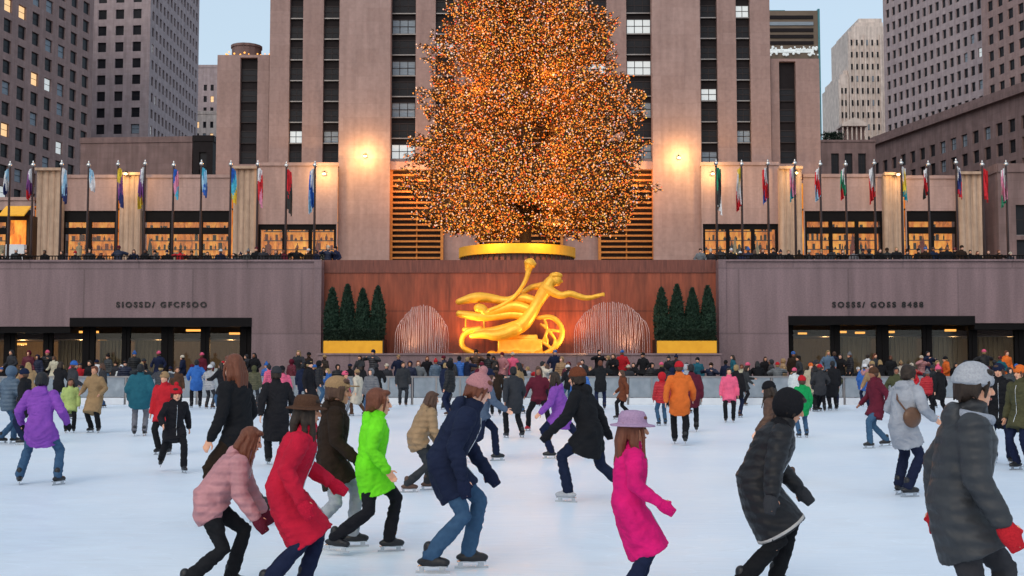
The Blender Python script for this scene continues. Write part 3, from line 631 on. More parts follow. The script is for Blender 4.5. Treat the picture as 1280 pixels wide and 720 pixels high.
# barrier panels round the far end of the rink
bp_pts = [(-25, y) for y in (16, 22, 28, 34, 39, 43)]
bp_pts += [(-19-6*math.cos(R(a)), 43+6*math.sin(R(a))) for a in (30, 60)]
bp_pts += [(x, 49) for x in np.linspace(-19, 19, 14)]
bp_pts += [(19+6*math.sin(R(a)), 43+6*math.cos(R(a))) for a in (30, 60)]
bp_pts += [(25, y) for y in (43, 39, 34, 28, 22, 16)]
m_white = M('white_board', (.7,.72,.75), (.6,.62,.66), scale=2, rough=.4)
for i in range(len(bp_pts)-1):
    a = Vector(bp_pts[i]); b = Vector(bp_pts[i+1]); u = (b-a).normalized(); L = (b-a).length
    t = thing('rink_barrier', 'frosted rink barrier panel with white kickboard and steel posts', 'barrier', (a.x, a.y, 0), 'barrier panels around the ice')
    q = MB(); q.obox(a, u, .05, L-.05, -.06, .10, 0.004, .28); q.build('kickboard', m_white, t)
    q = MB(); q.obox(a, u, .06, L-.06, -.02, .0, .30, 1.1); q.build('glass_panel', m_glass2, t)
    q = MB(); q.obox(a, u, 0, L, -.05, .03, 1.10, 1.16); q.build('top_rail', m_trim, t)
    q = MB()
    for k in np.linspace(0, L, 4): q.obox(a, u, max(k-.03, 0), min(k+.03, L), -.045, .028, .0, 1.097)
    q.build('post', m_trim, t)

# ------------------------------------------------------------------ sunken plaza walls
zt = ZZ(325, WALLY)
XL, XR = XX(405, WALLY), XX(895, WALLY)
w = thing('fountain_wall', 'red granite wall with darker top band behind the gold statue', 'wall', (0, WALLY, 0))
q = MB(); q.box(XL, XR, WALLY, WALLY+.9, 0, zt-.62); q.build('wall_face', m_redstone, w)
q = MB(); q.box(XL, XR, WALLY-.06, WALLY+.9, zt-.617, zt); q.build('top_band', m_redband, w)
m_letter = M('sign_letter', (.01,.008,.01), rough=.4)
def text_mesh(s, size, name='lettering'):
    cu = bpy.data.curves.new(name, 'FONT'); cu.body = s; cu.size = size; cu.extrude = .02; cu.space_character = 1.45; cu.align_x = 'CENTER'; cu.offset = size*.035
    o = bpy.data.objects.new('tmp', cu); COLL.objects.link(o); me = bpy.data.meshes.new_from_object(o.evaluated_get(bpy.context.evaluated_depsgraph_get())); bpy.data.objects.remove(o); return me
m_curtain = M('warm_curtain', (.20,.14,.075), (.12,.08,.045), scale=8, rough=.9, stretch=(4,4,.2))
m_lampw = emis('lamp_warm', (1.,.42,.08), 1.6)
WY = 57.0
def wing(sgn):
    lr = 'left' if sgn < 0 else 'right'
    w = thing('stone_wall', f"{'long mauve granite wall with bright restaurant windows at its far end' if sgn<0 else 'long mauve granite wall with a dim restaurant behind black frames'}", 'wall', (sgn*30, WY, 0))
    far = sgn*45; near = XL if sgn < 0 else XR
    if sgn < 0: A, B, C = XX(-300, WY), XX(88, WY), XX(315, WY); h1, h2 = ZZ(408, WY), ZZ(397, WY)
    else: A, B, C = XX(1580, WY), XX(1218, WY), XX(985, WY); h1, h2 = ZZ(404, WY), ZZ(395, WY)
    s_ = lambda a, b: (min(a, b), max(a, b)); zt = ZZ(327, WY)
    q = MB()
    x0, x1 = s_(C, near); q.box(x0, x1, WY, WY+1.5, 0, zt)
    x0, x1 = s_(B, C); q.box(x0, x1, WY, WY+1.5, h2, zt)
    x0, x1 = s_(A, B); q.box(x0, x1, WY, WY+1.5, h1, zt)
    x0, x1 = s_(far, A); q.box(x0, x1, WY, WY+1.5, 0, zt)
    q.build('wall_face', m_granite, w)
    q = MB(); x0, x1 = s_(near, near+sgn*.35); q.box(x0, x1, WY-.12, WY-.002, .0, zt-.003); q.build('pilaster', m_granite, w)
    q = MB(); q.box(*s_(far, near), WY-.10, WY+1.4, zt+.003, zt+.09); q.build('coping', m_granite, w)
    # restaurants behind
    r = thing('restaurant_front', f"{'black framed restaurant front with glowing amber lamps under the left lettering' if sgn<0 else 'black framed restaurant front with tan curtains under the right lettering'}", 'shopfront', ((B+C)/2, WY+.6, .5))
    q = MB(); x0, x1 = s_(B, C); q.box(x0+.003, x1-.003, WY-.05, WY+1.2, h2-.42, h2-.003); x0, x1 = s_(A, B); q.box(x0, x1-.003 if sgn<0 else x1, WY+.05, WY+1.2, h1-.3, h1-.003)
    q.build('fascia', m_black, r)
    q = MB(); x0, x1 = s_(A, C); q.box(x0, x1, WY+6, WY+6.2, .3, h2); q.build('back_wall', m_curtain, r)
    q = MB(); q.box(x0, x1, WY+1.3, WY+6, h1-.6, h1-.5); q.build('ceiling', m_bronze, r)
    n = 24
    xs = np.arange(x0, x1, 1.9 if sgn < 0 else 2.2)
    for k, xx in enumerate(xs):
        wd = rng.uniform(.35, .6)
        q = MB(); q.box(xx, xx+wd, WY+.75, WY+.95, .5, h2-.42); q.box(xx+wd/2-.04, xx+wd/2+.04, WY+.7, WY+.75, .5, h2-.42); q.build('mullion', m_black, r)
        xe = xs[k+1] if k+1 < len(xs) else x1
        q = MB(); q.box(xx+wd+.01, xe-.01, WY+.84, WY+.85, .5, h1-.3); q.build('glass_pane', m_glass, r)
        if rng.random() < (.6 if sgn > 0 else .4):
            q = MB(); c0 = xx+wd+.05; c1 = xe-.08; zz = h1-.62
            for i in range(14):
                a0 = c0+(c1-c0)*i/14; q.box(a0, a0+(c1-c0)/15, WY+1.35+(i%2)*.05, WY+1.42+(i%2)*.05, .5, zz)
            q.build('curtain', m_curtain, r)
    q = MB(); q.box(x0, x1, WY+.74, WY+.96, 1.15, 1.24); q.build('rail', m_bronze, r)
    lamps = ((110,415,.5),(128,424,.2),(242,413,.35),(295,417,.32),(60,415,.4),(20,430,.5)) if sgn < 0 else ((1003,417,.2),(1052,415,.22),(1075,416,.22),(1112,415,.22),(1188,413,.25))
    for px, py, s in lamps:
        X, Z = at(px, py, WY+2.2); q = MB(); q.box(X-s, X+s, WY+2.1, WY+2.3, Z-.05, Z+.05)
        q.build('lamp', m_lampw, r)
    for px, e in (((30,170),(105,150),(200,45),(290,60)) if sgn < 0 else ((1030,42),(1110,42),(1190,36),(1260,16))):
        X, _ = at(px, 420, WY+3.2); add_light('POINT', (X, WY+3.0, h1-1.0), (1.,.55,.22), e*1.0, .15)
    t = thing('wall_lettering', f"{'dark metal lettering fixed above the restaurant with glowing lamps' if sgn<0 else 'dark metal lettering fixed above the curtained restaurant'}", 'sign')
    px = 202 if sgn < 0 else 1097; X, Z = at(px, 384, WY)
    me = text_mesh('SIOSSD/ GFCFSOO' if sgn < 0 else 'SOSSS/ GOSS 8488', .36); sx = (113/26.2)/(me.vertices and (max(v.co.x for v in me.vertices)-min(v.co.x for v in me.vertices)) or 1)
    for v in me.vertices: v.co.x *= sx
    k = put('letters', me, m_letter, t); k.location = (X, WY-.03, Z); k.rotation_euler = (R(90), 0, 0)
def add_light(kind, loc, col, e, size, aim=None, spot=None, blend=.6):
    d = bpy.data.lights.new('light', kind); d.energy = e; d.color = col; d.shadow_soft_size = size
    o = bpy.data.objects.new('light', d); COLL.objects.link(o); o.location = loc
    if spot: d.spot_size = R(spot); d.spot_blend = blend
    if aim is not None: o.rotation_euler = (Vector(aim)-Vector(loc)).to_track_quat('-Z', 'Y').to_euler()
    return o
wing(-1); wing(1)

# railing along the promenade
for sgn in (-1, 1):
    a, b = (-45, XL) if sgn < 0 else (XR, 45)
    t = thing('railing', f"low dark railing on top of the {'stone wall with the bright restaurant' if sgn<0 else 'stone wall with the dim restaurant'}", 'railing', ((a+b)/2, WALLY, zt))
    q = MB(); q.box(a, b, 57.9, 57.98, zt+.20, zt+.25); q.build('top_rail', m_black, t)
    q = MB()
    for x in np.arange(a, b, .14): q.box(x, x+.035, 57.92, 57.955, zt-.3, zt+.20)
    q.build('balusters', m_black, t)

# ------------------------------------------------------------------ ledge, planters, cypresses, water jets
LY = 55.0; lz = ZZ(444, LY)
t = thing('fountain_ledge', 'mauve granite ledge carrying planters, water jets and gold statue', 'ledge', (0, LY, 0))
q = MB(); q.box(XX(398, LY), XX(900, LY), LY, WALLY-.07, 0, lz); q.build('ledge_block', m_granite, t)
q = MB(); q.box(XX(398, LY)-.05, XX(900, LY)+.05, LY-.06, LY+.4, lz+.003, lz+.09); q.build('ledge_coping', m_granite, t)
m_fol = M('hedge_leaf', (.014,.034,.018), (.006,.018,.01), scale=12, rough=.8)
def leaf_cloud(q, pts, size, upz=.5):
    for p in pts:
        a = Vector((rng.gauss(0,1), rng.gauss(0,1), rng.gauss(0,1)+upz)).normalized(); b = a.cross(Vector((rng.gauss(0,1), rng.gauss(0,1), rng.gauss(0,1)))).normalized()
        p = Vector(p); s = size*rng.uniform(.6, 1.3)
        q.add([p-b*s*.35, p+b*s*.35, p+a*s], [(0,1,2)])
for sgn, (p0, p1) in ((-1, (403, 480)), (1, (819, 897))):
    ya = LY+.5; lr = 'left' if sgn < 0 else 'right'
    x0, x1 = XX(p0, ya), XX(p1, ya); z1 = ZZ(426, ya)
    t = thing('planter', f"yellow trough planter beside the {'bright restaurant wall' if sgn<0 else 'dim restaurant wall'} with black edging", 'planter', ((x0+x1)/2, ya, lz), 'yellow planters on the ledge')
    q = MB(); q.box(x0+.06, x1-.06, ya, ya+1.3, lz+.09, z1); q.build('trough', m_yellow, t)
    q = MB(); q.box(x0, x1, ya-.04, ya+1.34, lz+.003, lz+.087); q.box(x0, x0+.057, ya-.02, ya+1.3, lz+.09, z1+.06); q.box(x1-.057, x1, ya-.02, ya+1.3, lz+.09, z1+.06); q.build('edging', m_bronze, t)
    h = thing('hedge', f"clipped dark hedge growing in the {'left' if sgn<0 else 'right'} yellow planter", 'hedge', ((x0+x1)/2, ya+.6, z1)); zh = ZZ(412, ya)
    q = MB(); q.box(x0+.1, x1-.1, ya+.1, ya+1.2, z1+.003, zh-.06)
    leaf_cloud(q, [(rng.uniform(x0+.06, x1-.06), ya+rng.choice((.08, rng.uniform(0,1.2))), rng.uniform(z1, zh)) for _ in range(4200)], .11)
    q.build('foliage', m_fol, h)
    for k in range(4):
        xc = x0+(x1-x0)*(k+.5)/4; top = ZZ((361,357,362,359)[k], ya+.6); r = .33
        c = thing('cypress_tree', f"{('narrow','tall narrow','shorter','tapering')[k]} cypress, number {k+1} from the outer wall side in the {lr} planter" if False else
                  f"{('outermost','second outermost','second innermost','innermost')[k if sgn<0 else 3-k]} narrow dark cypress in the {lr} yellow planter", 'tree', (xc, ya+.6, z1))
        q = MB(); H = top-z1
        q.lathe((xc, ya+.6, z1), [(r*.5,.0),(r*.8,H*.12),(r*.85,H*.4),(r*.6,H*.75),(r*.2,H*.95)], 10)
        pl = []
        for _ in range(3000):
            tt = rng.random()**.9; a = rng.uniform(0, 6.283); rr = r*(1.05*math.sin(min(1, (1-tt)*1.35+.02)*math.pi/2)**.8)*(1 if tt > .12 else .75)*(1+.10*math.sin(a*3+k+tt*8))
            pl.append((xc+math.cos(a)*rr*rng.uniform(.85,1.06), ya+.6+math.sin(a)*rr*rng.uniform(.85,1.06), z1+tt*H))
        leaf_cloud(q, pl, .13, 1.6); q.build('crown', m_cyp, c)
        q = MB(); q.tube([(xc, ya+.6, z1-.1), (xc, ya+.6, z1+H*.3)], [.05,.03], 8); q.build('trunk', m_bronze, c)
# water jets: each arches up and falls straight
for sgn, (pa, pb) in ((-1, (494, 562)), (1, (716, 812))):
    yc = 56.2; xa, xb = XX(pa, yc), XX(pb, yc); n = 26 if sgn < 0 else 32
    t = thing('water_jets', f"arching water jets between planter and {'statue, narrower group with fewer streams' if sgn<0 else 'outstretched arm, wider group with more streams'}", 'fountain', ((xa+xb)/2, yc, lz), 'water jets beside the statue')
    for i in range(n):
        f = (i+.5)/n*2-1; x = (xa+xb)/2+(xb-xa)/2*f; 
        top = ZZ((381 if sgn<0 else 377)+abs(f)**2.4*26+rng.uniform(-.8,.8), yc); top = max(top, lz+.6)
        yo = rng.uniform(-.25, .2); cx = (xa+xb)/2
        q = MB(); P = []; xi = x-(x-cx)*.3
        for k in range(15):
            s = k/14
            P.append((xi+(x-xi)*min(1, s*1.6)**.6+rng.uniform(-.008,.008), yc+yo+.35-.75*s, lz+(top-lz)*(1-abs(s-.22)**1.7/(.22**1.7) if s < .22 else 1-((s-.22)/.78)**1.8)))
        q.tube(P, [(.016-.007*i_/14)*(.9+.2*rng.random()) for i_ in range(15)], 6)
        q.build('water_jet', m_water, t, smooth=True)
q = MB()
# ------------------------------------------------------------------ gold statue (a plain flying figure with streamers on an open oval base)
SY = 55.7
def S(px, py, dy=0.): x, z = at(px, py, SY); return Vector((x, SY+dy, z))
t = thing('statue', 'gilded flying figure with outstretched arm above an open oval frame', 'statue', (S(640,446).x, SY, lz))
u1 = 1/27.
def gt(q, pts, rad, **k):
    # smooth the control polyline
    P = [S(*p) for p in pts]; rr = list(rad)
    for _ in range(2):
        nP = [P[0]]; nr = [rr[0]]
        for i in range(len(P)-1):
            nP += [P[i].lerp(P[i+1], .25), P[i].lerp(P[i+1], .75)]; nr += [rr[i]*.75+rr[i+1]*.25, rr[i]*.25+rr[i+1]*.75]
        nP.append(P[-1]); nr.append(rr[-1]); P, rr = nP, nr
    q.tube(P, [r*u1*1.02 for r in rr], 12, **k)
q = MB()
gt(q, [(610,414,0),(640,414,-.1),(655,405,-.12),(664,392,-.1),(672,378,-.05),(682,362,0),(688,352,0)], [4.5,8,9,8,6.6,9,7])      # hips to chest
gt(q, [(682,360,-.1),(700,371,-.3),(712,367,-.4),(722,371,-.42),(734,374,-.45),(748,370,-.5)], [6.5,4.6,4.2,4,3.3,2.6])               # leading arm (near)
gt(q, [(690,354,.1),(676,357,.3),(664,358,.4),(654,365,.4)], [6,4.4,3.8,3])                                                         # rear arm
gt(q, [(650,408,-.1),(628,413,-.1),(606,416,.0),(592,413,.05),(580,412,.1)], [9,7,5.5,4.5,3])                                      # trailing leg
gt(q, [(645,412,-.25),(622,421,-.35),(606,418,-.3),(590,420,-.2)], [8,6.5,5,3.4])
gt(q, [(686,352,0),(690,346,-.02)], [4,3.6])
q.ell(S(696,350,-.02), (6.4*u1,5.6*u1,8.*u1), n=16); q.ell(S(702.5,352,-.02), (1.8*u1,1.4*u1,1.8*u1), n=8)
for k in range(5):
    gt(q, [(747,370-.9+k*.6,-.5-.02*k),(752,368-1.2+k*.9,-.5-.02*k),(755,368-1+k*1.1,-.5)], [.8,.75,.6])
put('figure', vox(q, .028, 3), m_gold, t)
q = MB(); q.ell(S(695,344.5,.02), (8.6*u1,6.8*u1,4.6*u1), n=14); q.ell(S(689,350,.03), (5*u1,6*u1,7*u1), n=12); put('hair', vox(q, .03, 1), m_gold, t)
def streamer(pts, rad):
    q = MB(); gt(q, pts, rad); put('streamer', vox(q, .03, 3), m_gold, t)
streamer([(668,376,.2),(650,371,.3),(634,377,.25),(612,372,.3),(594,371,.25),(573,377,.2)], [6,7,5,6,7,4])
streamer([(664,388,0),(642,381,.05),(622,388,.05),(606,392,.1),(604,386,.1),(598,385,.1)], [6,7,5,5,6,6])
streamer([(662,396,.1),(640,392,.2),(620,395,.15),(600,396,.15),(574,392,.15)], [6,6,5.5,6,4.5])
streamer([(612,388,-.05),(630,381,-.1),(645,370,-.1),(657,352,-.05),(661,338,0),(662,332,0)], [3,2.6,2.6,2.8,3.5,6])
q = MB(); q.tube([S(659,336), S(662,330.5)], [.12,.30], 14); q.ell(S(663,330,.0), (8*u1,6*u1,4.6*u1), n=14); put('bowl', vox(q, .03, 2), m_gold, t)
q = MB(); gt(q, [(600,411,0),(585,413,0),(577,422,0),(577,434,0),(590,441,0),(610,450,0),(632,447,0)], [3.6,3.6,3.6,3.6,3.6,4,4]); put('oval_frame', vox(q, .03, 2), m_gold, t)
q = MB(); gt(q, [(672,397,.1),(690,395,.1),(700,404,.1),(704,415,.1),(700,428,.1),(690,438,.1),(672,446,.1),(655,448,.1)], [2.6,3.2,3.2,3.4,3.4,3.2,3.6,4])
for a, b in (((680,399),(684,412)),((684,412),(700,414)),((684,412),(678,428)),((678,428),(690,436)),((684,412),(694,424)),((676,405),(684,412)),((694,424),(690,436)),((682,420),(684,430))):
    gt(q, [(a[0],a[1],.1),((a[0]+b[0])/2+1,(a[1]+b[1])/2,.05),(b[0],b[1],.1)], [1.6,2.1,1.6])
put('openwork_hoop', vox(q, .03, 2), m_gold, t)
q = MB()
for (a, b, c, d, y) in ((622,678,424,449,.25),(628,672,418,440,.32),(612,690,440,449,.2)):
    p, r_ = S(a, d), S(b, c); q.box(p.x, r_.x, SY+y-.2, SY+y+.5, p.z, r_.z)
for i in range(7): q.ell(S(600+i*15, 446-3*(i%2), -.1), (7*u1,9*u1,5*u1), n=10)
put('rock_base', vox(q, .05, 5), m_gold, t)
q = MB()
for px in (582, 605): q.tube([S(px, 396, .1), S(px, 420 if px==605 else 413, .1)], .045, 8)
q.build('stay', m_gold, t, smooth=True)
for x, e in ((-6, 300), (6, 300)):
    add_light('SPOT', (x*.55, LY-.5+.2, lz+.25), (1.,.62,.25), e*1.9, .3, S(640, 385), 75)
add_light('SPOT', (0.3, 49.5, 8.6), (1.,.66,.3), 1500, .4, S(645, 395), 16)
add_light('SPOT', (S(600,440).x, SY+.6, lz+.3), (1.,.42,.12), 520, .3, S(560, 335, 2.), 110)
add_light('SPOT', (S(690,440).x, SY+.6, lz+.3), (1.,.42,.12), 520, .3, S(725, 335, 2.), 110)
for s_ in (-1, 1):
    add_light('SPOT', (s_*5.0, LY+.3, lz+.25), (1.,.5,.22), 110, .3, (s_*5.0, WALLY, 5.5), 110)

# ------------------------------------------------------------------ christmas tree
TY = 68.; TX = XX(657, TY)
prof = [(8.9,2.6),(9.4,4.9),(10.1,6.0),(11.2,6.5),(13.5,6.35),(15.5,5.9),(18,5.35),(20,4.9),(21.5,4.6),(22.6,4.1),(25,3.5),(28,1.9),(30.5,.3)]
pzs = [p[0] for p in prof]; prs = [p[1] for p in prof]
tree = thing('christmas_tree', 'huge christmas tree covered in thousands of amber and white lights', 'tree', (TX, TY, PROM))
m_bark = M('bark', (.06,.035,.02), (.03,.018,.012), scale=6, stretch=(3,3,.4), bump=.6)
m_needle = M('tree_needle', (.15,.07,.02), (.06,.033,.013), scale=4, rough=.8)  # orange glow of the bulbs put into the needle colour
q = MB(); q.tube([(TX,TY,PROM),(TX,TY,12),(TX,TY,22),(TX,TY,30)], [.36,.3,.18,.04], 12)
tips = []; bough = []
for i in range(840):
    z = 9.05+(30.2-9.05)*(rng.random()**1.3); a = rng.uniform(0, 2*math.pi)
    lump = 1+.05*math.sin(3*a+z*.9)+.05*math.sin(5*a-z*1.7)+rng.gauss(0,.06)
    r = float(np.interp(z, pzs, prs))*lump
    z0 = z-(.15*r) if z > 11.5 else z+.9; p0 = Vector((TX, TY, z0)); p2 = Vector((TX+math.cos(a)*r, TY+math.sin(a)*r, z+(.35 if rng.random()<.5 else -.1)))
    p1 = p0.lerp(p2, .55)+Vector((0,0,-.18*r*.3)); bough.append((p0, p1, p2))
    if i % 3 == 0 or z < 11.5: q.tube([p0, p1, p2], [.07, .045, .012], 5)
# one bough that stands out to the right
for k in range(7):
    a = R(-8+k*3); z = 15.2+.35*k; bough.append((Vector((TX,TY,z-2.4)), Vector((TX+math.cos(a)*4.2, TY+math.sin(a)*4.2, z-1.0)), Vector((TX+math.cos(a)*6.7, TY+math.sin(a)*7.0, z+.3))))
    q.tube([*bough[-1]], [.08,.05,.012], 5)
q.build('trunk', m_bark, tree, smooth=True)
def bez(p0, p1, p2, s): return p0.lerp(p1, s).lerp(p1.lerp(p2, s), s)
V = []; bulbs = []
for p0, p1, p2 in bough:
    L = (p2-p0).length; d = (p2-p0).normalized(); side = d.cross(Vector((0,0,1))).normalized()
    nT = int(10+L*13)
    for k in range(nT):
        s = 1-rng.random()**1.15*.78; c = bez(p0, p1, p2, s); w = (1.05-s)*.95*min(1, L/5)+.16
        off = side*rng.gauss(0, w*.46)+Vector((0,0,1))*rng.gauss(-.06, .15)
        c = c+off; out = (d+side*rng.uniform(-.8,.8)+Vector((0,0,rng.uniform(-.5,.3)))).normalized()
        for j in range(5):
            dd = (out+Vector((rng.gauss(0,.5), rng.gauss(0,.5), rng.gauss(0,.45)))).normalized(); ln = rng.uniform(.16,.36)
            sd = dd.cross(Vector((rng.gauss(0,1), rng.gauss(0,1), rng.gauss(0,1)))).normalized()*rng.uniform(.018,.04)
            V += [c-sd, c+sd, c+dd*ln]
        if rng.random() < 1.0: bulbs.append(c+out*rng.uniform(.06,.3)+Vector((rng.gauss(0,.06), rng.gauss(0,.06), rng.gauss(0,.06))))
V = np.array([tuple(v) for v in V], 'f'); nf = len(V)//3
me = bpy.data.meshes.new('foliage'); me.vertices.add(len(V)); me.vertices.foreach_set('co', V.ravel()); me.loops.add(nf*3); me.loops.foreach_set('vertex_index', np.arange(nf*3, dtype='i'))
me.polygons.add(nf); me.polygons.foreach_set('loop_start', np.arange(0, nf*3, 3, dtype='i')); me.update(calc_edges=True); put('foliage', me, m_needle, tree)
# string lights: octahedral bulbs, several colours
bulbm = [emis('bulb_white', (1.,.62,.42), 1.05), emis('bulb_orange', (1.,.22,.02), 1.15), emis('bulb_amber', (1.,.36,.06), 1.1), emis('bulb_red', (1.,.07,.02), .9), emis('bulb_yellow', (1.,.55,.06), 1.2), emis('bulb_lilac', (.8,.5,.6), .9)]
octv = np.array([(1,0,0),(-1,0,0),(0,1,0),(0,-1,0),(0,0,1),(0,0,-1)], 'f'); octf = np.array([(0,2,4),(2,1,4),(1,3,4),(3,0,4),(2,0,5),(1,2,5),(3,1,5),(0,3,5)], 'i')
def bulb_mesh(name, pts, r0, r1, weights, parent):
    P = np.array([tuple(p) for p in pts], 'f'); n = len(P); rr = nrng.uniform(r0, r1, n)
    vs = (P[:, None, :]+octv[None]*rr[:, None, None]).reshape(-1, 3); fs = (octf[None]+(np.arange(n)*6)[:, None, None]).reshape(-1, 3)
    me = bpy.data.meshes.new(name); me.vertices.add(len(vs)); me.vertices.foreach_set('co', vs.astype('f').ravel()); me.loops.add(len(fs)*3); me.loops.foreach_set('vertex_index', fs.astype('i').ravel())
    me.polygons.add(len(fs)); me.polygons.foreach_set('loop_start', np.arange(0, len(fs)*3, 3, dtype='i'))
    for m in bulbm: me.materials.append(m)
    mi = np.repeat(nrng.choice(len(bulbm), n, p=weights), 8); me.polygons.foreach_set('material_index', mi.astype('i')); me.update(calc_edges=True)
    o = put(name, me, None, parent); o['kind'] = 'stuff'; return o
print('bulbs', len(bulbs), 'needles', nf)
bulb_mesh('string_lights', bulbs, .029, .054, [.18,.33,.33,.07,.06,.03], tree)
for z, r, e in ((10.5,3.4,320),(13.5,3.6,420),(17,3.2,420),(20.5,2.6,320)):
    for k in range(4):
        a = k*math.pi/2+.5; add_light('POINT', (TX+math.cos(a)*r, TY+math.sin(a)*r, z), (1.,.38,.08), e*1.7, .8)
# round yellow platform
d = thing('tree_platform', 'round yellow drum with red lower band around the christmas tree base', 'platform', (TX, TY-.6, PROM))
X0, X1 = XX(573, TY-.6), XX(720, TY-.6); cx = (X0+X1)/2; rr = (X1-X0)/2-.1; za, zb, zc = ZZ(318, TY-3), ZZ(306, TY-3), PROM
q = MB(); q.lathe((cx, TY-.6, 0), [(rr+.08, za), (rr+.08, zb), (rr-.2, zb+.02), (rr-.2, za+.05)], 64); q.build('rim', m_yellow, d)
q = MB(); q.lathe((cx, TY-.6, 0), [(rr-.1, zc), (rr-.1, za-.005)], 48); q.build('lower_band', m_redband, d)
q = MB()
for k in range(60):
    a = k*2*math.pi/60; q.box(cx+math.cos(a)*(rr-.03)-.03, cx+math.cos(a)*(rr-.03)+.03, TY-.6+math.sin(a)*(rr-.03)-.03, TY-.6+math.sin(a)*(rr-.03)+.03, zc, za-.01)
q.build('slats', m_bronze, d)
add_light('POINT', (cx-1.6, TY-4.6, zb+.5), (1.,.6,.2), 230, .2); add_light('POINT', (cx+1.6, TY-4.6, zb+.5), (1.,.6,.2), 230, .2)  # added lamps without fixtures, brightening the yellow rim

# ------------------------------------------------------------------ buildings
WM = {}
def winmesh(w, h, kind, div=1):
    k = (round(w,2), round(h,2), kind, div)
    if k not in WM:
        q = MB(); t = min(.09, w*.06); q.box(-w/2, w/2, .0, .04, t, h, 0)
        q.box(-w/2, w/2, -.05, .0, h-t, h, 1); q.box(-w/2, w/2, -.10, .0, 0, t, 1)
        q.box(-w/2, -w/2+t, -.05, -.001, t, h-t, 1); q.box(w/2-t, w/2, -.05, -.001, t, h-t, 1)
        if div: q.box(-w/2+t, w/2-t, -.04, -.002, h*.52-t/3, h*.52+t/3, 1)
        if div > 1:
            for i in range(1, div): q.box(-w/2+w*i/div-t/3, -w/2+w*i/div+t/3, -.045, -.003, t, h-t, 1)
        if div > 1: q.box(-w/2+.01, w/2-.01, -.2, -.101, -.05, .05, 2)
        me = q.mesh('window'); me.materials.append({'d': m_glassd, 'b': m_glassb, 'l': m_winlit, 'p': m_winpale}[kind]); me.materials.append(m_frame); me.materials.append(m_trim); WM[k] = me
    return WM[k]
m_frame = M('window_frame', (.045,.036,.038), rough=.6, spec=.15)
def facade(parent, p0, p1, z0, z1, cols, rows, mat, depth=.25, name='wall', kinds=('d',)*8+('b',), div=1, limit=None, vis=None):
    p0 = Vector(p0); p1 = Vector(p1); u = (p1-p0).normalized(); n = Vector((u.y, -u.x)); W = (p1-p0).length
    P = lambda a, z, d=0: (p0.x+u.x*a+n.x*d, p0.y+u.y*a+n.y*d, z)
    ua = [0]; uz = [z0]
    for a, b in cols: ua += [a, b]
    for a, b in rows: uz += [a, b]
    ua.append(W); uz.append(z1); q = MB()
    # columns of full-height wall then pieces between openings
    for i in range(len(ua)-1):
        if i % 2 == 0:
            q.add([P(ua[i],z0),P(ua[i+1],z0),P(ua[i+1],z1),P(ua[i],z1)], [(0,1,2,3)])
        else:
            for j in range(0, len(uz)-1, 2): q.add([P(ua[i],uz[j]),P(ua[i+1],uz[j]),P(ua[i+1],uz[j+1]),P(ua[i],uz[j+1])], [(0,1,2,3)])
    wins = []
    for a, b in cols:
        for c, d in rows:
            q.add([P(a,c),P(b,c),P(b,d),P(a,d),P(a,c,-depth),P(b,c,-depth),P(b,d,-depth),P(a,d,-depth)], [(0,1,5,4),(1,2,6,5),(2,3,7,6),(3,0,4,7)])
            wins.append((a, b, c, d))
    ob = q.build(name, mat, parent)
    ang = math.atan2(u.y, u.x)
    if limit and len(wins) > limit:
        def seen(w):
            v = cam.matrix_basis.inverted() @ Vector(P((w[0]+w[1])/2, w[2])); return abs(v.x/-v.z*F) < 640 and -360 < v.y/-v.z*F < 375
        wins.sort(key=lambda w: (not seen(w), (Vector(P(w[0], w[2]))-cam.location).length))
    rest = MB()
    for i, (a, b, c, d) in enumerate(wins):
        if limit and i >= limit:
            rest.add([P(a,c,-depth),P(b,c,-depth),P(b,d,-depth),P(a,d,-depth)], [(0,1,2,3)]); continue
        me = winmesh(b-a, d-c, rng.choice(kinds), div); o = bpy.data.objects.new('window', me); COLL.objects.link(o); o.parent = parent
        o.matrix_parent_inverse = Matrix.Translation(-Vector(parent['base'])); o.location = P((a+b)/2, c, -depth); o.rotation_euler = (0,0,ang)
    if rest.f:
        o = rest.build('windows', m_glassd, parent); o['kind'] = 'stuff'
def grid(W, sp, w, off=None):
    n = int((W-.5)//sp); off = (W-n*sp)/2 if off is None else off
    return [(off+i*sp+(sp-w)/2, off+i*sp+(sp+w)/2) for i in range(n)]
def tower(label, cat, pts, z0, z1, mat, specs, limit=100, parapet=.8, name='office_building', base=None):
    """pts: footprint counter-clockwise; specs: edge index -> (col spacing, win w, row spacing, win h, kinds, div)"""
    t = thing(name, label, cat, base or (pts[0][0], pts[0][1], z0))
    rest = MB(); n = len(pts); L0 = limit
    for i in range(n):
        a, b = pts[i], pts[(i+1) % n]
        if i in specs:
            cs, w, rs, h, kinds, div, lim = specs[i]; W = (Vector(b)-Vector(a)).length
            rows = [(z0+1+k*rs+(rs-h)/2, z0+1+k*rs+(rs+h)/2) for k in range(int((z1-z0-2)/rs))]
            facade(t, a, b, z0, z1, grid(W, cs, w), rows, mat, .3, 'facade', kinds, div, lim)
        else: rest.add([(a[0],a[1],z0),(b[0],b[1],z0),(b[0],b[1],z1),(a[0],a[1],z1)], [(0,1,2,3)])
    rest.add([(p[0],p[1],z1) for p in pts], [tuple(range(n))]); rest.build('roof', mat, t)
    if parapet:
        q = MB()
        for i in range(n):
            a = Vector(pts[i]); b = Vector(pts[(i+1) % n]); q.obox(a, (b-a).normalized(), 0, (b-a).length, .12, -.4, z1+.003, z1+parapet)
        q.build('parapet', mat, t)
    return t
P0 = PROM
def pt(px, Y): return (XX(px, Y), Y)
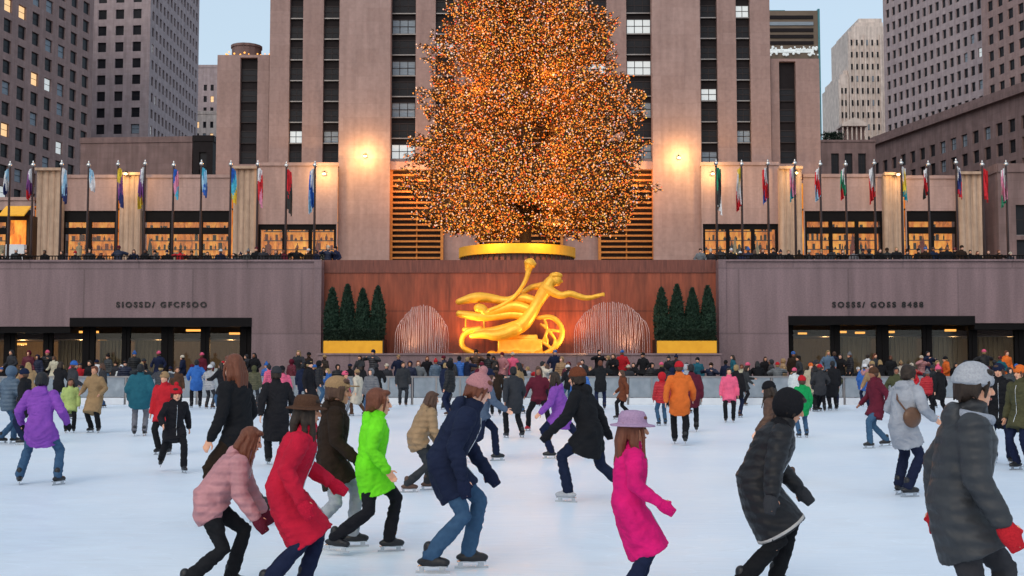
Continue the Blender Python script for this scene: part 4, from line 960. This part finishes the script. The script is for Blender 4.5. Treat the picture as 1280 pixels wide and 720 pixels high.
# brown brick block on the left
N_ = pt(-170, 152); Fp = pt(109, 207)
tower('brown brick office block with rows of small dark windows', 'building', [N_, Fp, (Fp[0]-60, Fp[1]+8), (N_[0]-60, N_[1])], P0, 78, m_dbrick, {0: (3.9,2.1,3.24,2.1,('d',)*12+('b','b','b','b','p','l'),1,100)})
# grey tower with a corner
a_ = pt(60, 232); b_ = pt(181, 230); c_ = (pt(243, 268)[0], 268)
tower('tall grey office tower with a lit corner behind the brown brick block', 'building', [a_, b_, c_, (c_[0]-55, c_[1]+10)], P0, 92, m_gbrick,
      {0: (3.55,1.7,3.25,1.9,('d',)*8+('b','b','l'),1,48), 1: (2.6,1.35,3.25,1.8,('d',)*4+('b','b','p'),1,52)})
# low brown building in front of them
t = tower('low brown stone building below the grey tower', 'building', [pt(96,166), pt(237,165), (pt(237,165)[0]+3,190), (pt(96,166)[0],190)], P0, ZZ(177,165), m_hstone, {0: (5.2,1.6,4.4,2.2,('d','d','l'),2,30)})
tower('narrow dark glass link beside the low brown building', 'building', [pt(238,162), pt(263,162), (pt(263,162)[0],175), (pt(238,162)[0],175)], P0, ZZ(176,162), m_spand, {0: (1.3,1.,2.4,2.,('d',),1,30)})
tower('distant stepped grey tower with a few lit windows', 'building', [pt(243,330), pt(270,330), (pt(270,330)[0],350), (pt(243,330)[0],350)], P0, ZZ(84,330), m_gbrick, {0: (1.9,.9,3.2,1.7,('d','d','d','l','p'),1,80)})
tower('distant low block in front of the stepped grey tower', 'building', [pt(236,300), pt(268,300), (pt(268,300)[0],320), (pt(236,300)[0],320)], P0, ZZ(142,300), m_pstone, {0: (1.8,.8,3.0,1.6,('d','d','b','l'),1,60)})

# the central tower
TYc = 112.
def strip(t, pa, pb, Y, ztop, zbot, fl=2.0, div=2, wide=False, recess=.45):
    """a recessed vertical strip: stacked windows with spandrels between"""
    x0, x1 = XX(pa, Y), XX(pb, Y); w = x1-x0-.02; z = zbot+.05; k = 0
    while z+fl < ztop:
        kd = rng.choice(('d',)*7+('b',)*1+('p',)) if not wide else ('d' if k % 2 else rng.choice(('b','b','p')))
        hh = fl*(.62 if not wide else .74); me = winmesh(w, hh, kd, 3 if wide else div); o = bpy.data.objects.new('window', me); COLL.objects.link(o); o.parent = t
        o.matrix_parent_inverse = Matrix.Translation(-Vector(t['base'])); o.location = ((x0+x1)/2, Y+recess, z); z += fl; k += 1
    q = MB(); q.box(x0+.002, x1-.002, Y+recess+.05, Y+recess+.1, zbot-.2, ztop)
    return q
def slabfront(t, x0, x1, Y, z0, z1, openings, mat, depth=.6, name='facade'):
    facade_open(t, x0, x1, Y, z0, z1, openings, mat, depth, name)
def facade_open(t, x0, x1, Y, z0, z1, ops, mat, depth, name):
    q = MB(); ops = sorted(ops); x = x0
    for a, b, c, d in ops:
        q.add([(x,Y,z0),(a,Y,z0),(a,Y,z1),(x,Y,z1)], [(0,1,2,3)])
        q.add([(a,Y,z0),(b,Y,z0),(b,Y,c),(a,Y,c)], [(0,1,2,3)])
        if d < z1: q.add([(a,Y,d),(b,Y,d),(b,Y,z1),(a,Y,z1)], [(0,1,2,3)])
        q.add([(a,Y,c),(b,Y,c),(b,Y,d),(a,Y,d),(a,Y+depth,c),(b,Y+depth,c),(b,Y+depth,d),(a,Y+depth,d)], [(0,1,5,4),(1,2,6,5),(2,3,7,6),(3,0,4,7)])
        x = b
    q.add([(x,Y,z0),(x1,Y,z0),(x1,Y,z1),(x,Y,z1)], [(0,1,2,3)]); return q.build(name, mat, t)
ZT = ZZ(-150, TYc)
tw = thing('skyscraper', 'broad limestone skyscraper with dark vertical window strips behind the christmas tree', 'building', (0, TYc, P0))
strips = [(358,375,205,0),(401,421,205,0),(487,518,199,1),(543,567,199,0),(594,618,199,0),(646,664,199,0),(690,714,199,0),(736,760,199,0),(785,817,199,1),(879,900,205,0),(924,942,205,0)]
x0, x1 = XX(333, TYc), XX(967, TYc)
ops = [(XX(a, TYc), XX(b, TYc), ZZ(zb, TYc), ZT-1) for a, b, zb, w_ in strips]
facade_open(tw, x0, x1, TYc, P0, ZT, ops, m_lime, .6, 'facade')
q = MB(); q.add([(x1,TYc,P0),(x1,TYc+40,P0),(x1,TYc+40,ZT),(x1,TYc,ZT)], [(0,1,2,3)]); q.add([(x0,TYc+40,P0),(x0,TYc,P0),(x0,TYc,ZT),(x0,TYc+40,ZT)], [(0,1,2,3)])
q.add([(x1,TYc+40,P0),(x0,TYc+40,P0),(x0,TYc+40,ZT),(x1,TYc+40,ZT)], [(0,1,2,3)]); q.add([(x0,TYc,ZT),(x1,TYc,ZT),(x1,TYc+40,ZT),(x0,TYc+40,ZT)], [(0,1,2,3)]); q.build('side_walls', m_lime, tw)
for a, b, zb, w_ in strips:
    s_ = strip(tw, a, b, TYc, ZT-1, ZZ(zb, TYc), 2.0, 2, bool(w_)); s_.build('window_strip', m_spand, tw)
for a, b in ((421.5, 486), (817.6, 878.3)):
    q = MB(); q.box(XX(a, TYc-1.2), XX(b, TYc-1.2), TYc-1.2, TYc-.003, P0, ZT-2); q.build('pier', m_lime2, tw)
# louvre screens: amber light put into the slat colour, lamp added in front
m_louv = M('louvre_amber', (.55,.22,.05), (.4,.15,.03), scale=5, rough=.5, metal=.2)
m_louvback = M('louvre_back', (.03,.014,.008), rough=.7)
for pa, pb, nm in ((489, 552, 'left'), (750, 817, 'right'), (598, 702, 'middle')):
    Y = TYc-.25; xa, xb = XX(pa, Y), XX(pb, Y); zb_ = P0+.5; zt_ = ZZ(213, Y)
    t = thing('louvre_screen', f"amber lit horizontal louvre screen {'nearest the left pier lamp' if nm=='left' else 'nearest the right pier lamp' if nm=='right' else 'directly behind the tree trunk'}", 'louvre screen', ((xa+xb)/2, Y, P0), 'amber louvre screens')
    q = MB(); q.box(xa, xb, Y+.15, Y+.2, zb_, zt_); q.build('dark_back', m_louvback, t)  # plain dark panel seen between the slats, gives no light
    q = MB(); z = zb_
    while z < zt_-.1: q.box(xa+.1, xb-.1, Y-.34, Y-.10, z, z+.17); z += .52
    q.build('slats', m_louv, t)
    q = MB(); q.box(xa-.15, xa+.1, Y-.35, Y+.1, zb_, zt_); q.box(xb-.1, xb+.15, Y-.35, Y+.1, zb_, zt_); q.box((xa+xb)/2-.06, (xa+xb)/2+.06, Y-.09, Y+.1, zb_, zt_); q.build('frame', m_louv, t)
    q = MB(); q.box(xa-.25, xb+.25, Y-.6, Y+.2, zt_+.003, zt_+.75); q.build('lintel', m_lime2, t)
    add_light('POINT', ((xa+xb)/2, Y-2.2, zt_-1.2), (1.,.40,.09), 800, .3)

# lower side blocks of the tower
for sgn, (pa, pb, sa, sb, pt_) in ((-1, (267,332.6,296,318,68)), (1, (967.4,1029,978,999,74))):
    Y = TYc+1; xa, xb = XX(pa, Y), XX(pb, Y); zt_ = ZZ(pt_, Y)
    t = thing('side_block', f"lower limestone block with one window strip {'topped by a lantern-lit roof room' if sgn<0 else 'below the brown glass tower'}", 'building', ((xa+xb)/2, Y, P0))
    facade_open(t, xa, xb, Y, P0, zt_, [(XX(sa,Y), XX(sb,Y), ZZ(205,Y), zt_-.25)], m_lime, .6, 'facade')
    q = MB(); q.add([(xb,Y,P0),(xb,Y+24,P0),(xb,Y+24,zt_),(xb,Y,zt_)], [(0,1,2,3)]); q.add([(xa,Y+24,P0),(xa,Y,P0),(xa,Y,zt_),(xa,Y+24,zt_)], [(0,1,2,3)]); q.add([(xa,Y,zt_),(xb,Y,zt_),(xb,Y+24,zt_),(xa,Y+24,zt_)], [(0,1,2,3)])
    q.build('side_walls', m_lime, t); strip(t, sa, sb, Y, zt_-.3, ZZ(205,Y), 2.0, 1).build('window_strip', m_spand, t)
    if sgn < 0:
        q = MB(); Y2 = Y+6; q.lathe((XX(298,Y2), Y2+2, 0), [(1.5, zt_), (1.5, ZZ(54,Y2)), (1.6, ZZ(54,Y2)), (1.6, ZZ(51,Y2))], 16); q.build('roof_room', m_hstone, t)
        q = MB()
        for i in range(40): q.ell((XX(270,Y)+rng.uniform(0,4.6), Y+rng.uniform(1,3), zt_+rng.uniform(.1,.7)), rng.uniform(.05,.11), n=6)
        o = q.build('roof_lights', m_lampw, t); o['kind'] = 'stuff'
# brown banded tower behind the right block
Y = 205; t = thing('banded_tower', 'brown glass tower with horizontal bands and blue-green edge', 'building', (XX(998,Y), Y, P0)); xa, xb = XX(950,Y), XX(1028,Y); zt_ = ZZ(14,Y)
q = MB(); q.box(xa, xb, Y, Y+22, P0, zt_); q.build('wall', M('brown_cladding', (.16,.115,.08), (.12,.085,.06), scale=.5, rough=.5), t)
for i, py in enumerate((22, 30, 38, 46, 54, 64, 84, 92)):
    q = MB(); q.box(xa+.2, xb-.8, Y-.15, Y-.003, ZZ(py,Y)-.35, ZZ(py,Y)+.25); q.build('window_band', m_winpale if py == 64 else (m_glassb if py == 30 else m_spand), t)
q = MB(); q.box(xb+.003, xb+.35, Y-.1, Y+22, P0, zt_+.3); q.box(XX(966,Y), XX(990,Y), Y+2, Y+12, zt_+.003, zt_+.7); q.build('edge_fin', M('blue_green_fin', (.05,.22,.26), rough=.3), t)
q = MB()
for i in range(60): q.ell((rng.uniform(XX(967,Y), XX(1027,Y)), Y-.4, ZZ(rng.uniform(60,70),Y)), rng.uniform(.12,.28), n=6)
o = q.build('band_lights', m_winpale, t); o['kind'] = 'stuff'
# pale tower far right with fins
Y = 330
for (pa, pb, py, lab) in ((1066,1112,40,'pale fluted stone tower with an ornate crown, the taller of two'), (1053,1067,100,'shorter pale wing beside the fluted tower')):
    t = thing('stone_tower', lab, 'building', (XX(pa,Y), Y, P0)); xa, xb = XX(pa,Y), XX(pb,Y); zt_ = ZZ(py,Y)
    q = MB(); q.box(xa, xb, Y, Y+18, P0, zt_); q.build('wall', m_pstone, t)
    q = MB(); n = max(3, int((xb-xa)/1.3))
    for i in range(n): q.box(xa+(xb-xa)*i/n+.1, xa+(xb-xa)*i/n+.55, Y-.45, Y-.003, P0, zt_-1-(i%3)*1.2)
    q.build('fins', m_pstone, t)
    q = MB()
    for k in range(3): q.box(xa+k*1.3+(1 if py<50 else .3), xb-(0 if py < 50 else .3), Y+k, Y+16-k, zt_+k*1.4+.003, zt_+(k+1)*1.4)
    q.build('crown', m_pstone, t)
    for i in range(n-1):
        for k in range(14):
            q = winmesh(.5, 1.6, 'd' if rng.random() < .85 else 'b', 0); o = bpy.data.objects.new('window', q); COLL.objects.link(o); o.parent = t; o.matrix_parent_inverse = Matrix.Translation(-Vector(t['base']))
            o.location = (xa+(xb-xa)*i/n+.75+.2, Y-.06, zt_-4-k*3.4)
            if n*k > 95: break
# temple-roofed rooftop pavilion on a low building
Y = 168; zb_ = ZZ(178,Y)
t = tower('low pink stone building carrying a small pedimented roof pavilion', 'building', [pt(1030,Y), pt(1098,Y), (pt(1098,Y)[0],Y+20), (pt(1030,Y)[0],Y+20)], P0, zb_, m_hstone, {0: (1.9,1.1,4.2,3.,('d',),2,20)}, parapet=.3)
pv = thing('roof_pavilion', 'small columned pavilion with pediment on the low pink stone roof', 'pavilion', (XX(1072,Y+2), Y+2, zb_))
xa, xb = XX(1056,Y+2), XX(1089,Y+2); z1_ = ZZ(158,Y+2); z2_ = ZZ(147,Y+2)
q = MB(); q.box(xa+.3, xb-.3, Y+2.8, Y+5, zb_, z1_); q.build('cella', m_hstone, pv)
for i in range(6): q = MB(); X = xa+.25+(xb-xa-.5)*i/5; q.tube([(X,Y+2.3,zb_),(X,Y+2.3,z1_)], .12, 10); q.build('column', m_pstone, pv, True)
q = MB(); q.box(xa, xb, Y+1.9, Y+5.2, z1_, z1_+.3); q.add([(xa,Y+1.9,z1_+.303),(xb,Y+1.9,z1_+.303),((xa+xb)/2,Y+1.9,z2_),(xa,Y+5.2,z1_+.303),(xb,Y+5.2,z1_+.303),((xa+xb)/2,Y+5.2,z2_)], [(0,1,2),(5,4,3),(1,4,5,2),(0,2,5,3),(0,3,4,1)]); q.build('roof', m_pstone, pv)
for i in range(4):
    sh_ = thing('roof_shrub', 'leafy shrub on the roof beside the pavilion', 'shrub', (XX(1036+i*5,Y+2), Y+2, zb_), 'roof shrubs beside the pavilion'); q = MB(); X = XX(1036+i*5.5,Y+2)
    leaf_cloud(q, [(X+rng.gauss(0,.35), Y+2+rng.gauss(0,.35), zb_+rng.random()*1.7) for _ in range(260)], .3); q.build('foliage', m_fol, sh_)
    q = MB(); q.tube([(X,Y+2,zb_-.1),(X,Y+2,zb_+1)], .05, 6); q.build('stem', m_bark, sh_)
# big grey block on the right, receding
a_ = pt(1111, 262); b_ = pt(1240, 231)
tower('long grey office building with dense window rows on the right', 'building', [a_, b_, (b_[0]+50,b_[1]+40), (a_[0]+60,a_[1]+60)], P0, ZZ(-14, 262), m_gbrick, {0: (2.1,1.15,3.2,1.85,('d',)*9+('b','b','p'),1,100)}, parapet=2)
a_ = pt(1236, 226); b_ = pt(1480, 178)
tower('nearer grey brick tower with paired windows at the right edge', 'building', [a_, b_, (b_[0]+50,b_[1]+40), (a_[0]+60,a_[1]+60)], P0, 92, m_dbrick, {0: (3.1,1.6,3.2,1.9,('d',)*8+('b','p'),2,100)})
a_ = pt(1092, 192); b_ = pt(1290, 154); c_ = pt(1480, 128)
zc_ = ZZ(181, 192)
t = tower('low brown stone building with cornice and large windows on the right', 'building', [a_, c_, (c_[0]+50,c_[1]+40), (a_[0]+40,a_[1]+40)], P0, zc_, m_hstone, {0: (2.7,1.4,2.75,1.75,('d','d','d','d','b'),2,100)}, parapet=1.)
q = MB(); u = (Vector(c_)-Vector(a_)).normalized(); q.obox(Vector(a_), u, 0, (Vector(c_)-Vector(a_)).length, .7, .122, zc_-.5, zc_+.2); q.build('cornice', m_hstone, t)

# ------------------------------------------------------------------ low shop facades with pilasters
FY = 110.
m_amber = bpy.data.materials.new('shop_interior_glow'); N_, L_ = nt(m_amber); b_ = N_['Principled BSDF']  # room light put into the back panel as mottled emission
tc_ = N_.new('ShaderNodeTexCoord'); mp_ = N_.new('ShaderNodeMapping'); mp_.inputs['Scale'].default_value = (1.6,1,.45); vo = N_.new('ShaderNodeTexVoronoi'); vo.inputs['Scale'].default_value = 2.6; vo.distance = 'EUCLIDEAN'
no_ = N_.new('ShaderNodeTexNoise'); no_.inputs['Scale'].default_value = .9; no_.inputs['Detail'].default_value = 9; no_.inputs['Roughness'].default_value = .7
L_.new(tc_.outputs['Object'], mp_.inputs[0]); L_.new(mp_.outputs[0], vo.inputs['Vector']); L_.new(mp_.outputs[0], no_.inputs['Vector'])
cr = N_.new('ShaderNodeValToRGB'); cr.color_ramp.elements[0].position = .36; cr.color_ramp.elements[0].color = (.10,.02,.003,1); cr.color_ramp.elements[1].position = .66; cr.color_ramp.elements[1].color = (1.,.46,.06,1)
e_ = cr.color_ramp.elements.new(.48); e_.color = (.62,.15,.01,1)
ad_ = N_.new('ShaderNodeMix'); ad_.data_type = 'RGBA'; ad_.inputs[0].default_value = .10; L_.new(no_.outputs['Color'], ad_.inputs[6]); L_.new(vo.outputs['Color'], ad_.inputs[7]); L_.new(ad_.outputs[2], cr.inputs[0])
L_.new(cr.outputs[0], b_.inputs['Emission Color']); L_.new(cr.outputs[0], b_.inputs['Base Color']); b_.inputs['Emission Strength'].default_value = .95; m_amber.cycles.emission_sampling = 'NONE'
m_pil = M('pilaster_stone', (.52,.37,.27), (.43,.30,.22), scale=2, rough=.8, streak=.2)
m_item = [M('shop_item_dark', (.02,.014,.012)), M('shop_item_red', (.3,.03,.02)), M('shop_item_cream', (.5,.38,.22))]
def pilaster(t, pa, pb, ptop):
    xa, xb = XX(pa, FY-.9), XX(pb, FY-.9); zt_ = ZZ(ptop, FY-.9); q = MB(); n = 4; w = (xb-xa)/n
    q.box(xa, xb, FY-.7, FY-.003, P0, zt_)
    for i in range(n): q.tube([(xa+w*(i+.5), FY-.58, P0-.2), (xa+w*(i+.5), FY-.58, zt_-.25)], w*.47, 16)
    q.box(xa-.05, xb+.05, FY-1.15, FY-.71, zt_-.2, zt_+.05)
    q.build('pilaster', m_pil, t)
def bay(t, pa, pb, ptop, pwin, bars, transom, label=None):
    xa, xb = XX(pa, FY), XX(pb, FY); zt_ = ZZ(ptop, FY); zw = ZZ(pwin, FY)
    facade_open(t, xa, xb, FY, P0, zt_, [(xa+.12, xb-.12, P0+.1, zw)], m_low, .5, 'wall')
    q = MB(); q.box(xa, xb, FY-.12, FY+.4, zt_+.003, zt_+.3); q.build('coping', m_low, t)
    q = MB(); q.add([(xa,FY,zt_),(xb,FY,zt_),(xb,TYc-.1,zt_),(xa,TYc-.1,zt_)], [(0,1,2,3)]); q.build('roof', m_low, t)
    # window frame
    w = MB(); x0, x1 = xa+.13, xb-.13; y = FY+.25
    w.box(x0, x1, y-.1, y+.1, zw-.5, zw-.003); w.box(x0, x0+.22, y-.1, y+.1, P0+.1, zw-.5); w.box(x1-.22, x1, y-.1, y+.1, P0+.1, zw-.5)
    if transom: w.box(x0+.22, x1-.22, y-.12, y+.1, ZZ(292,FY), ZZ(284,FY)); w.box(x0+.22, x1-.22, y-.12, y+.1, ZZ(277,FY), zw-.503)
    for i in range(1, bars): X = x0+(x1-x0)*i/bars; w.box(X-.16, X+.16, y-.13, y+.11, P0+.1, zw-.503)
    wo = w.build('window', m_black, t)
    q = MB(); q.box(x0+.1, x1-.1, y+.02, y+.03, P0+.1, zw-.5); q.build('pane', m_glass, wo)
    q = MB(); q.box(xa+.1, xb-.1, FY+1.75, FY+1.8, P0, zt_-.3); q.build('lit_interior', m_amber, t)
    q = MB(); q.box(xa+.1, xb-.1, FY+.6, FY+1.74, zw+.25, zw+.3); q.box(xa+.1, xb-.1, FY+.6, FY+1.74, P0+.02, P0+.06); q.build('interior_floor', m_bronze, t)
    q = MB(); g = MB(); zs = ZZ(322, FY); nb = 4
    for j in range(nb):
        z = zs+j*.85; q.box(x0+.3, x1-.3, FY+1.35, FY+1.7, z, z+.06); X = x0+.4
        while X < x1-.5:
            k = rng.random(); wd = rng.uniform(.12,.32); hh = rng.uniform(.2,.62)
            if k < .35: g.box(X, X+wd, FY+1.4, FY+1.62, z+.063, z+.063+hh)
            elif k < .75: g.lathe((X+wd/2, FY+1.5, z+.063), [(wd*.3,0),(wd*.5,hh*.3),(wd*.42,hh*.6),(wd*.14,hh*.75),(wd*.16,hh)], 8)
            X += wd+rng.uniform(.06,.5)
    q.build('shelf', m_bronze, t); o = g.build('shelf_goods', m_item[1 if rng.random() < .5 else 0], t); o['kind'] = 'stuff'
    for i in range(int((xb-xa)*1.1)):
        X = rng.uniform(x0+.4, x1-.4); hh = rng.uniform(.5, 2.8); zb_ = ZZ(324, FY)-.6; q = MB(); k = rng.random(); yy = FY+rng.uniform(.85, 1.35)
        if k < .45: q.lathe((X, yy, zb_), [(.02,hh+.4),(.28,hh*.5),(.45,.2),(.4,0)][::-1], 10)
        elif k < .75: q.lathe((X, yy, zb_-1), [(.26,0),(.2,1.2),(.3,hh+.6),(.08,hh+.8),(.14,hh+1.0),(.02,hh+1.15)], 10)
        else: q.box(X-.4, X+.4, yy-.2, yy+.2, zb_-1, zb_+hh*.7); q.box(X-.45, X+.45, yy-.25, yy+.25, zb_+hh*.7+.003, zb_+hh*.7+.08)
        q.build('display_item', rng.choice(m_item), t)
for sgn in (-1, 1):
    t = thing('shop_building', f"low limestone shop row with fluted pilasters {'left of the christmas tree' if sgn<0 else 'right of the christmas tree'}", 'building', (sgn*20, FY, P0))
    if sgn < 0:
        bay(t, -60, 40, 250, 262, 3, True); pilaster(t, 41, 73, 210); bay(t, 73.5, 145, 222, 263, 2, True); pilaster(t, 146, 172, 216); bay(t, 173, 288, 222, 263, 3, True); pilaster(t, 289, 318, 208); bay(t, 319, 421, 207, 280, 3, False)
    else:
        bay(t, 878, 976, 207, 280, 3, False); pilaster(t, 977, 1005, 209); bay(t, 1006, 1108, 222, 264, 3, True); pilaster(t, 1108.5, 1133, 217); bay(t, 1134, 1202, 224, 264, 2, True); pilaster(t, 1203, 1234, 216)
# yellow awning kiosk far left, dark glazed block far right
t = thing('kiosk', 'small kiosk with yellow awning at the far left of the promenade', 'kiosk', (XX(22,88), 88, P0)); xa, xb = XX(6,88), XX(34,88)
q = MB(); q.box(xa, xb, 88, 89.5, P0, ZZ(268,88)); q.build('wall', m_bronze, t)
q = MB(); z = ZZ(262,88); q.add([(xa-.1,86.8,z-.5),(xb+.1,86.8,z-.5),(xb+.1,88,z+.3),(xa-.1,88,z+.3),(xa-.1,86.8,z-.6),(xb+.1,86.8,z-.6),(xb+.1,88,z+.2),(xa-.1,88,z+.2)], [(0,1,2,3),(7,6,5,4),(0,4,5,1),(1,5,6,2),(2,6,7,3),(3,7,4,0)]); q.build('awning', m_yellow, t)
q = MB(); q.box(xa+.3, xb-.2, 87.9, 87.99, ZZ(322,88), ZZ(275,88)); q.build('lit_window', m_amber, t)
q = MB(); q.box(xa+.2, xb-.1, 87.4, 87.88, ZZ(330,88), ZZ(306,88)); q.build('counter', m_white, t)
t = tower('dark glazed corner building at the right end of the shop row', 'building', [pt(1251,109), pt(1350,109), (pt(1350,109)[0]+6,128), (pt(1251,109)[0],128)], P0, ZZ(216,109), m_hstone, {0: (2.3,1.7,3.2,2.8,('d','d','b'),2,20)})
# lamps on piers and pilasters
m_bulb = emis('lamp_glow', (1.,.72,.30), 7.)
def wall_lamp(px, py, Y, e, lab):
    X, Z = at(px, py, Y); t = thing('wall_lamp', lab, 'lamp', (X, Y, Z), 'wall lamps washing the stone piers')
    q = MB(); q.box(X-.14, X+.14, Y-.55, Y-.33, Z+.18, Z+.24); q.tube([(X, Y, Z+.3), (X, Y-.45, Z+.3)], .04, 8); q.build('bracket', m_black, t)
    q = MB(); q.ell((X, Y-.45, Z+.06), (.16,.12,.10), n=12); q.build('bulb', m_bulb, t, True)
    add_light('POINT', (X, Y-1.35, Z+.1), (1.,.58,.20), e*1.05, .2)
wall_lamp(457, 197, TYc-1.2, 620, 'bright wall lamp on the tall pier left of the tree')
wall_lamp(848, 199, TYc-1.2, 620, 'bright wall lamp on the tall pier right of the tree')
wall_lamp(159, 219, FY-1.2, 300, 'wall lamp on the second pilaster from the left')
wall_lamp(406, 219, FY, 380, 'wall lamp above the shop window left of the tree')
wall_lamp(890, 219, FY, 380, 'wall lamp above the shop window right of the tree')
wall_lamp(994, 218, FY-1.2, 200, 'wall lamp on the first fluted pilaster right of the tree')
wall_lamp(1121, 220, FY-1.2, 260, 'wall lamp on the second fluted pilaster right of the tree')

# ------------------------------------------------------------------ planter hedges with fairy lights on the promenade
for (a, b, lab) in ((292, 356, 'lit hedge trough under the red and white flags'), (358, 424, 'lit hedge trough beside the left tower pier'), (878, 928, 'lit hedge trough beside the right tower pier'), (930, 976, 'lit hedge trough under the red and blue flags')):
    Y = 61.5; xa, xb = XX(a, Y), XX(b, Y); t = thing('hedge_trough', lab, 'hedge', ((xa+xb)/2, Y, P0), 'hedge troughs with fairy lights')
    q = MB(); q.box(xa, xb, Y, Y+.7, P0, P0+.6); q.build('trough', m_bronze, t)
    q = MB(); leaf_cloud(q, [(rng.uniform(xa, xb), Y+rng.uniform(0,.7), P0+.5+rng.random()*1.0) for _ in range(1200)], .14); q.build('foliage', m_fol, t)
    bulb_mesh('fairy_lights', [(rng.uniform(xa, xb), Y+rng.uniform(-.08,.5), P0+.7+rng.random()*.95) for _ in range(120)], .02, .038, [.4,.2,.2,.0,.2,.0], t)

# ------------------------------------------------------------------ flags
GAIN = 1.35
C = dict(w=(.62,.62,.66), r=(.55,.02,.03), b=(.02,.10,.42), n=(.02,.03,.13), c=(.06,.38,.55), y=(.8,.5,.04), g=(.02,.22,.12), k=(.03,.03,.03), p=(.62,.22,.34), v=(.2,.06,.22), l=(.3,.5,.68), t=(.01,.25,.32), o=(.8,.25,.03))
CN = dict(w='white', r='red', b='blue', n='navy', c='sky blue', y='yellow', g='green', k='black', p='pink', v='purple', l='pale blue', t='teal', o='orange')
fm = {k: M('flag_'+CN[k].replace(' ', '_'), tuple(min(.85, x*GAIN) for x in v), tuple(x*.85 for x in v), scale=6, rough=.85, bump=.2) for k, v in C.items()}
flags = [(8,'lwn',240),(37,'wvr',246),(73,'wln',251),(107,'lw',236),(144,'yvn',256),(178,'wvy',258),(214,'bpc',246),(249,'clb',243),(286,'bcy',252),(320,'wrp',256),(356,'rk',266),(392,'wbl',264),
         (897,'gkw',266),(929,'ywr',262),(962,'wrb',253),(996,'wpt',249),(1028,'wrl',250),(1060,'wgr',248),(1096,'wr',252),(1130,'wyt',249),(1164,'wrk',246),(1199,'wnr',246),(1232,'r',250),(1262,'wpg',256)]
seenf = set()
for i, (px, cs, pb) in enumerate(flags):
    Y = 60.8; X = XX(px, Y); ztop = ZZ(206+rng.uniform(-1.5,1.5), Y); cols = ' and '.join(dict.fromkeys(CN[c] for c in cs))
    if cols.count(' and ') == 2: cols = cols.replace(' and ', ', ', 1)
    assert cols not in seenf, cols
    seenf.add(cols)
    t = thing('flagpole', f"flagpole with limp {cols} flag on the promenade", 'flagpole', (X, Y, P0), 'flagpoles lining the promenade')
    q = MB(); q.tube([(X,Y,P0),(X,Y,ztop-.1)], [.075,.05], 10); q.build('pole', m_flagpole, t, True)
    q = MB(); q.ell((X,Y,ztop+.02), .11, n=12); q.ell((X,Y,ztop+.16), (.04,.04,.09), n=8); q.build('finial', m_silver, t, True)
    q = MB(); L = ztop-.12-ZZ(pb, Y); nz, nu = 22, 17; sg = rng.choice((-1, 1)); ph = rng.uniform(0, 6); vs = []
    for a in range(nz+1):
        s = a/nz; 
        for k in range(nu+1):
            f = k/nu; w = (.20+.14*s)*(1-.25*s*s); z = ztop-.14-s*L*(.86+.14*f)-f*.16
            x = X+sg*(.05+w*f*.85)+.05*math.sin(f*13+ph+s*3); y = Y+.12*math.sin(f*15+ph)*(.4+s)
            vs.append((x, y, z))
    fs = []; mi = []
    for a in range(nz):
        for k in range(nu):
            o0 = a*(nu+1)+k; fs.append((o0, o0+1, o0+nu+2, o0+nu+1)); 
            v_ = (k/nu*.45+a/nz*.75)/1.2 + .08*math.sin(k*1.3+a*.4+i); mi.append(min(len(cs)-1, max(0, int(v_*len(cs)))))
    q.v = vs; q.f = fs; q.m = mi; me = q.mesh('flag', True)
    for c in cs: me.materials.append(fm[c])
    put('flag', me, None, t)

# ------------------------------------------------------------------ light and sky
world = bpy.data.worlds.new('World'); sc.world = world; world.use_nodes = True; N_, L_ = world.node_tree.nodes, world.node_tree.links
bg = N_['Background']; sky = N_.new('ShaderNodeTexSky'); sky.sky_type = 'NISHITA'; sky.sun_disc = False
SUN_EL, SUN_AZ = 38, 200
sky.sun_elevation = R(SUN_EL); sky.sun_rotation = R(SUN_AZ); sky.altitude = 0; sky.air_density = 1.2; sky.dust_density = 4.5; sky.ozone_density = 1.5
sc_ = N_.new('ShaderNodeVectorMath'); sc_.operation = 'SCALE'; sc_.inputs['Scale'].default_value = .9; L_.new(sky.outputs[0], sc_.inputs[0])
ad_ = N_.new('ShaderNodeVectorMath'); ad_.operation = 'ADD'; ad_.inputs[1].default_value = (4.9, 5.95, 6.7)      # thin even cloud over the clear sky
L_.new(sc_.outputs[0], ad_.inputs[0]); L_.new(ad_.outputs[0], bg.inputs['Color']); bg.inputs['Strength'].default_value = .085
sd = bpy.data.lights.new('sun', 'SUN'); sd.energy = .25; sd.angle = R(30); sd.color = (1.,.95,.92); so = bpy.data.objects.new('sun', sd); COLL.objects.link(so)
so.rotation_euler = (R(38), 0, R(-20))
sc.view_settings.view_transform = 'Standard'; sc.view_settings.look = 'None'; sc.view_settings.exposure = 0; sc.view_settings.gamma = 1
sc.cycles.use_denoising = True; sc.cycles.max_bounces = 6; sc.cycles.sample_clamp_indirect = 4.; sc.cycles.transparent_max_bounces = 8
sc.cycles.use_light_tree = True
print('objects', len(bpy.data.objects), 'people', sum(1 for o in bpy.data.objects if o.name.startswith('person')))
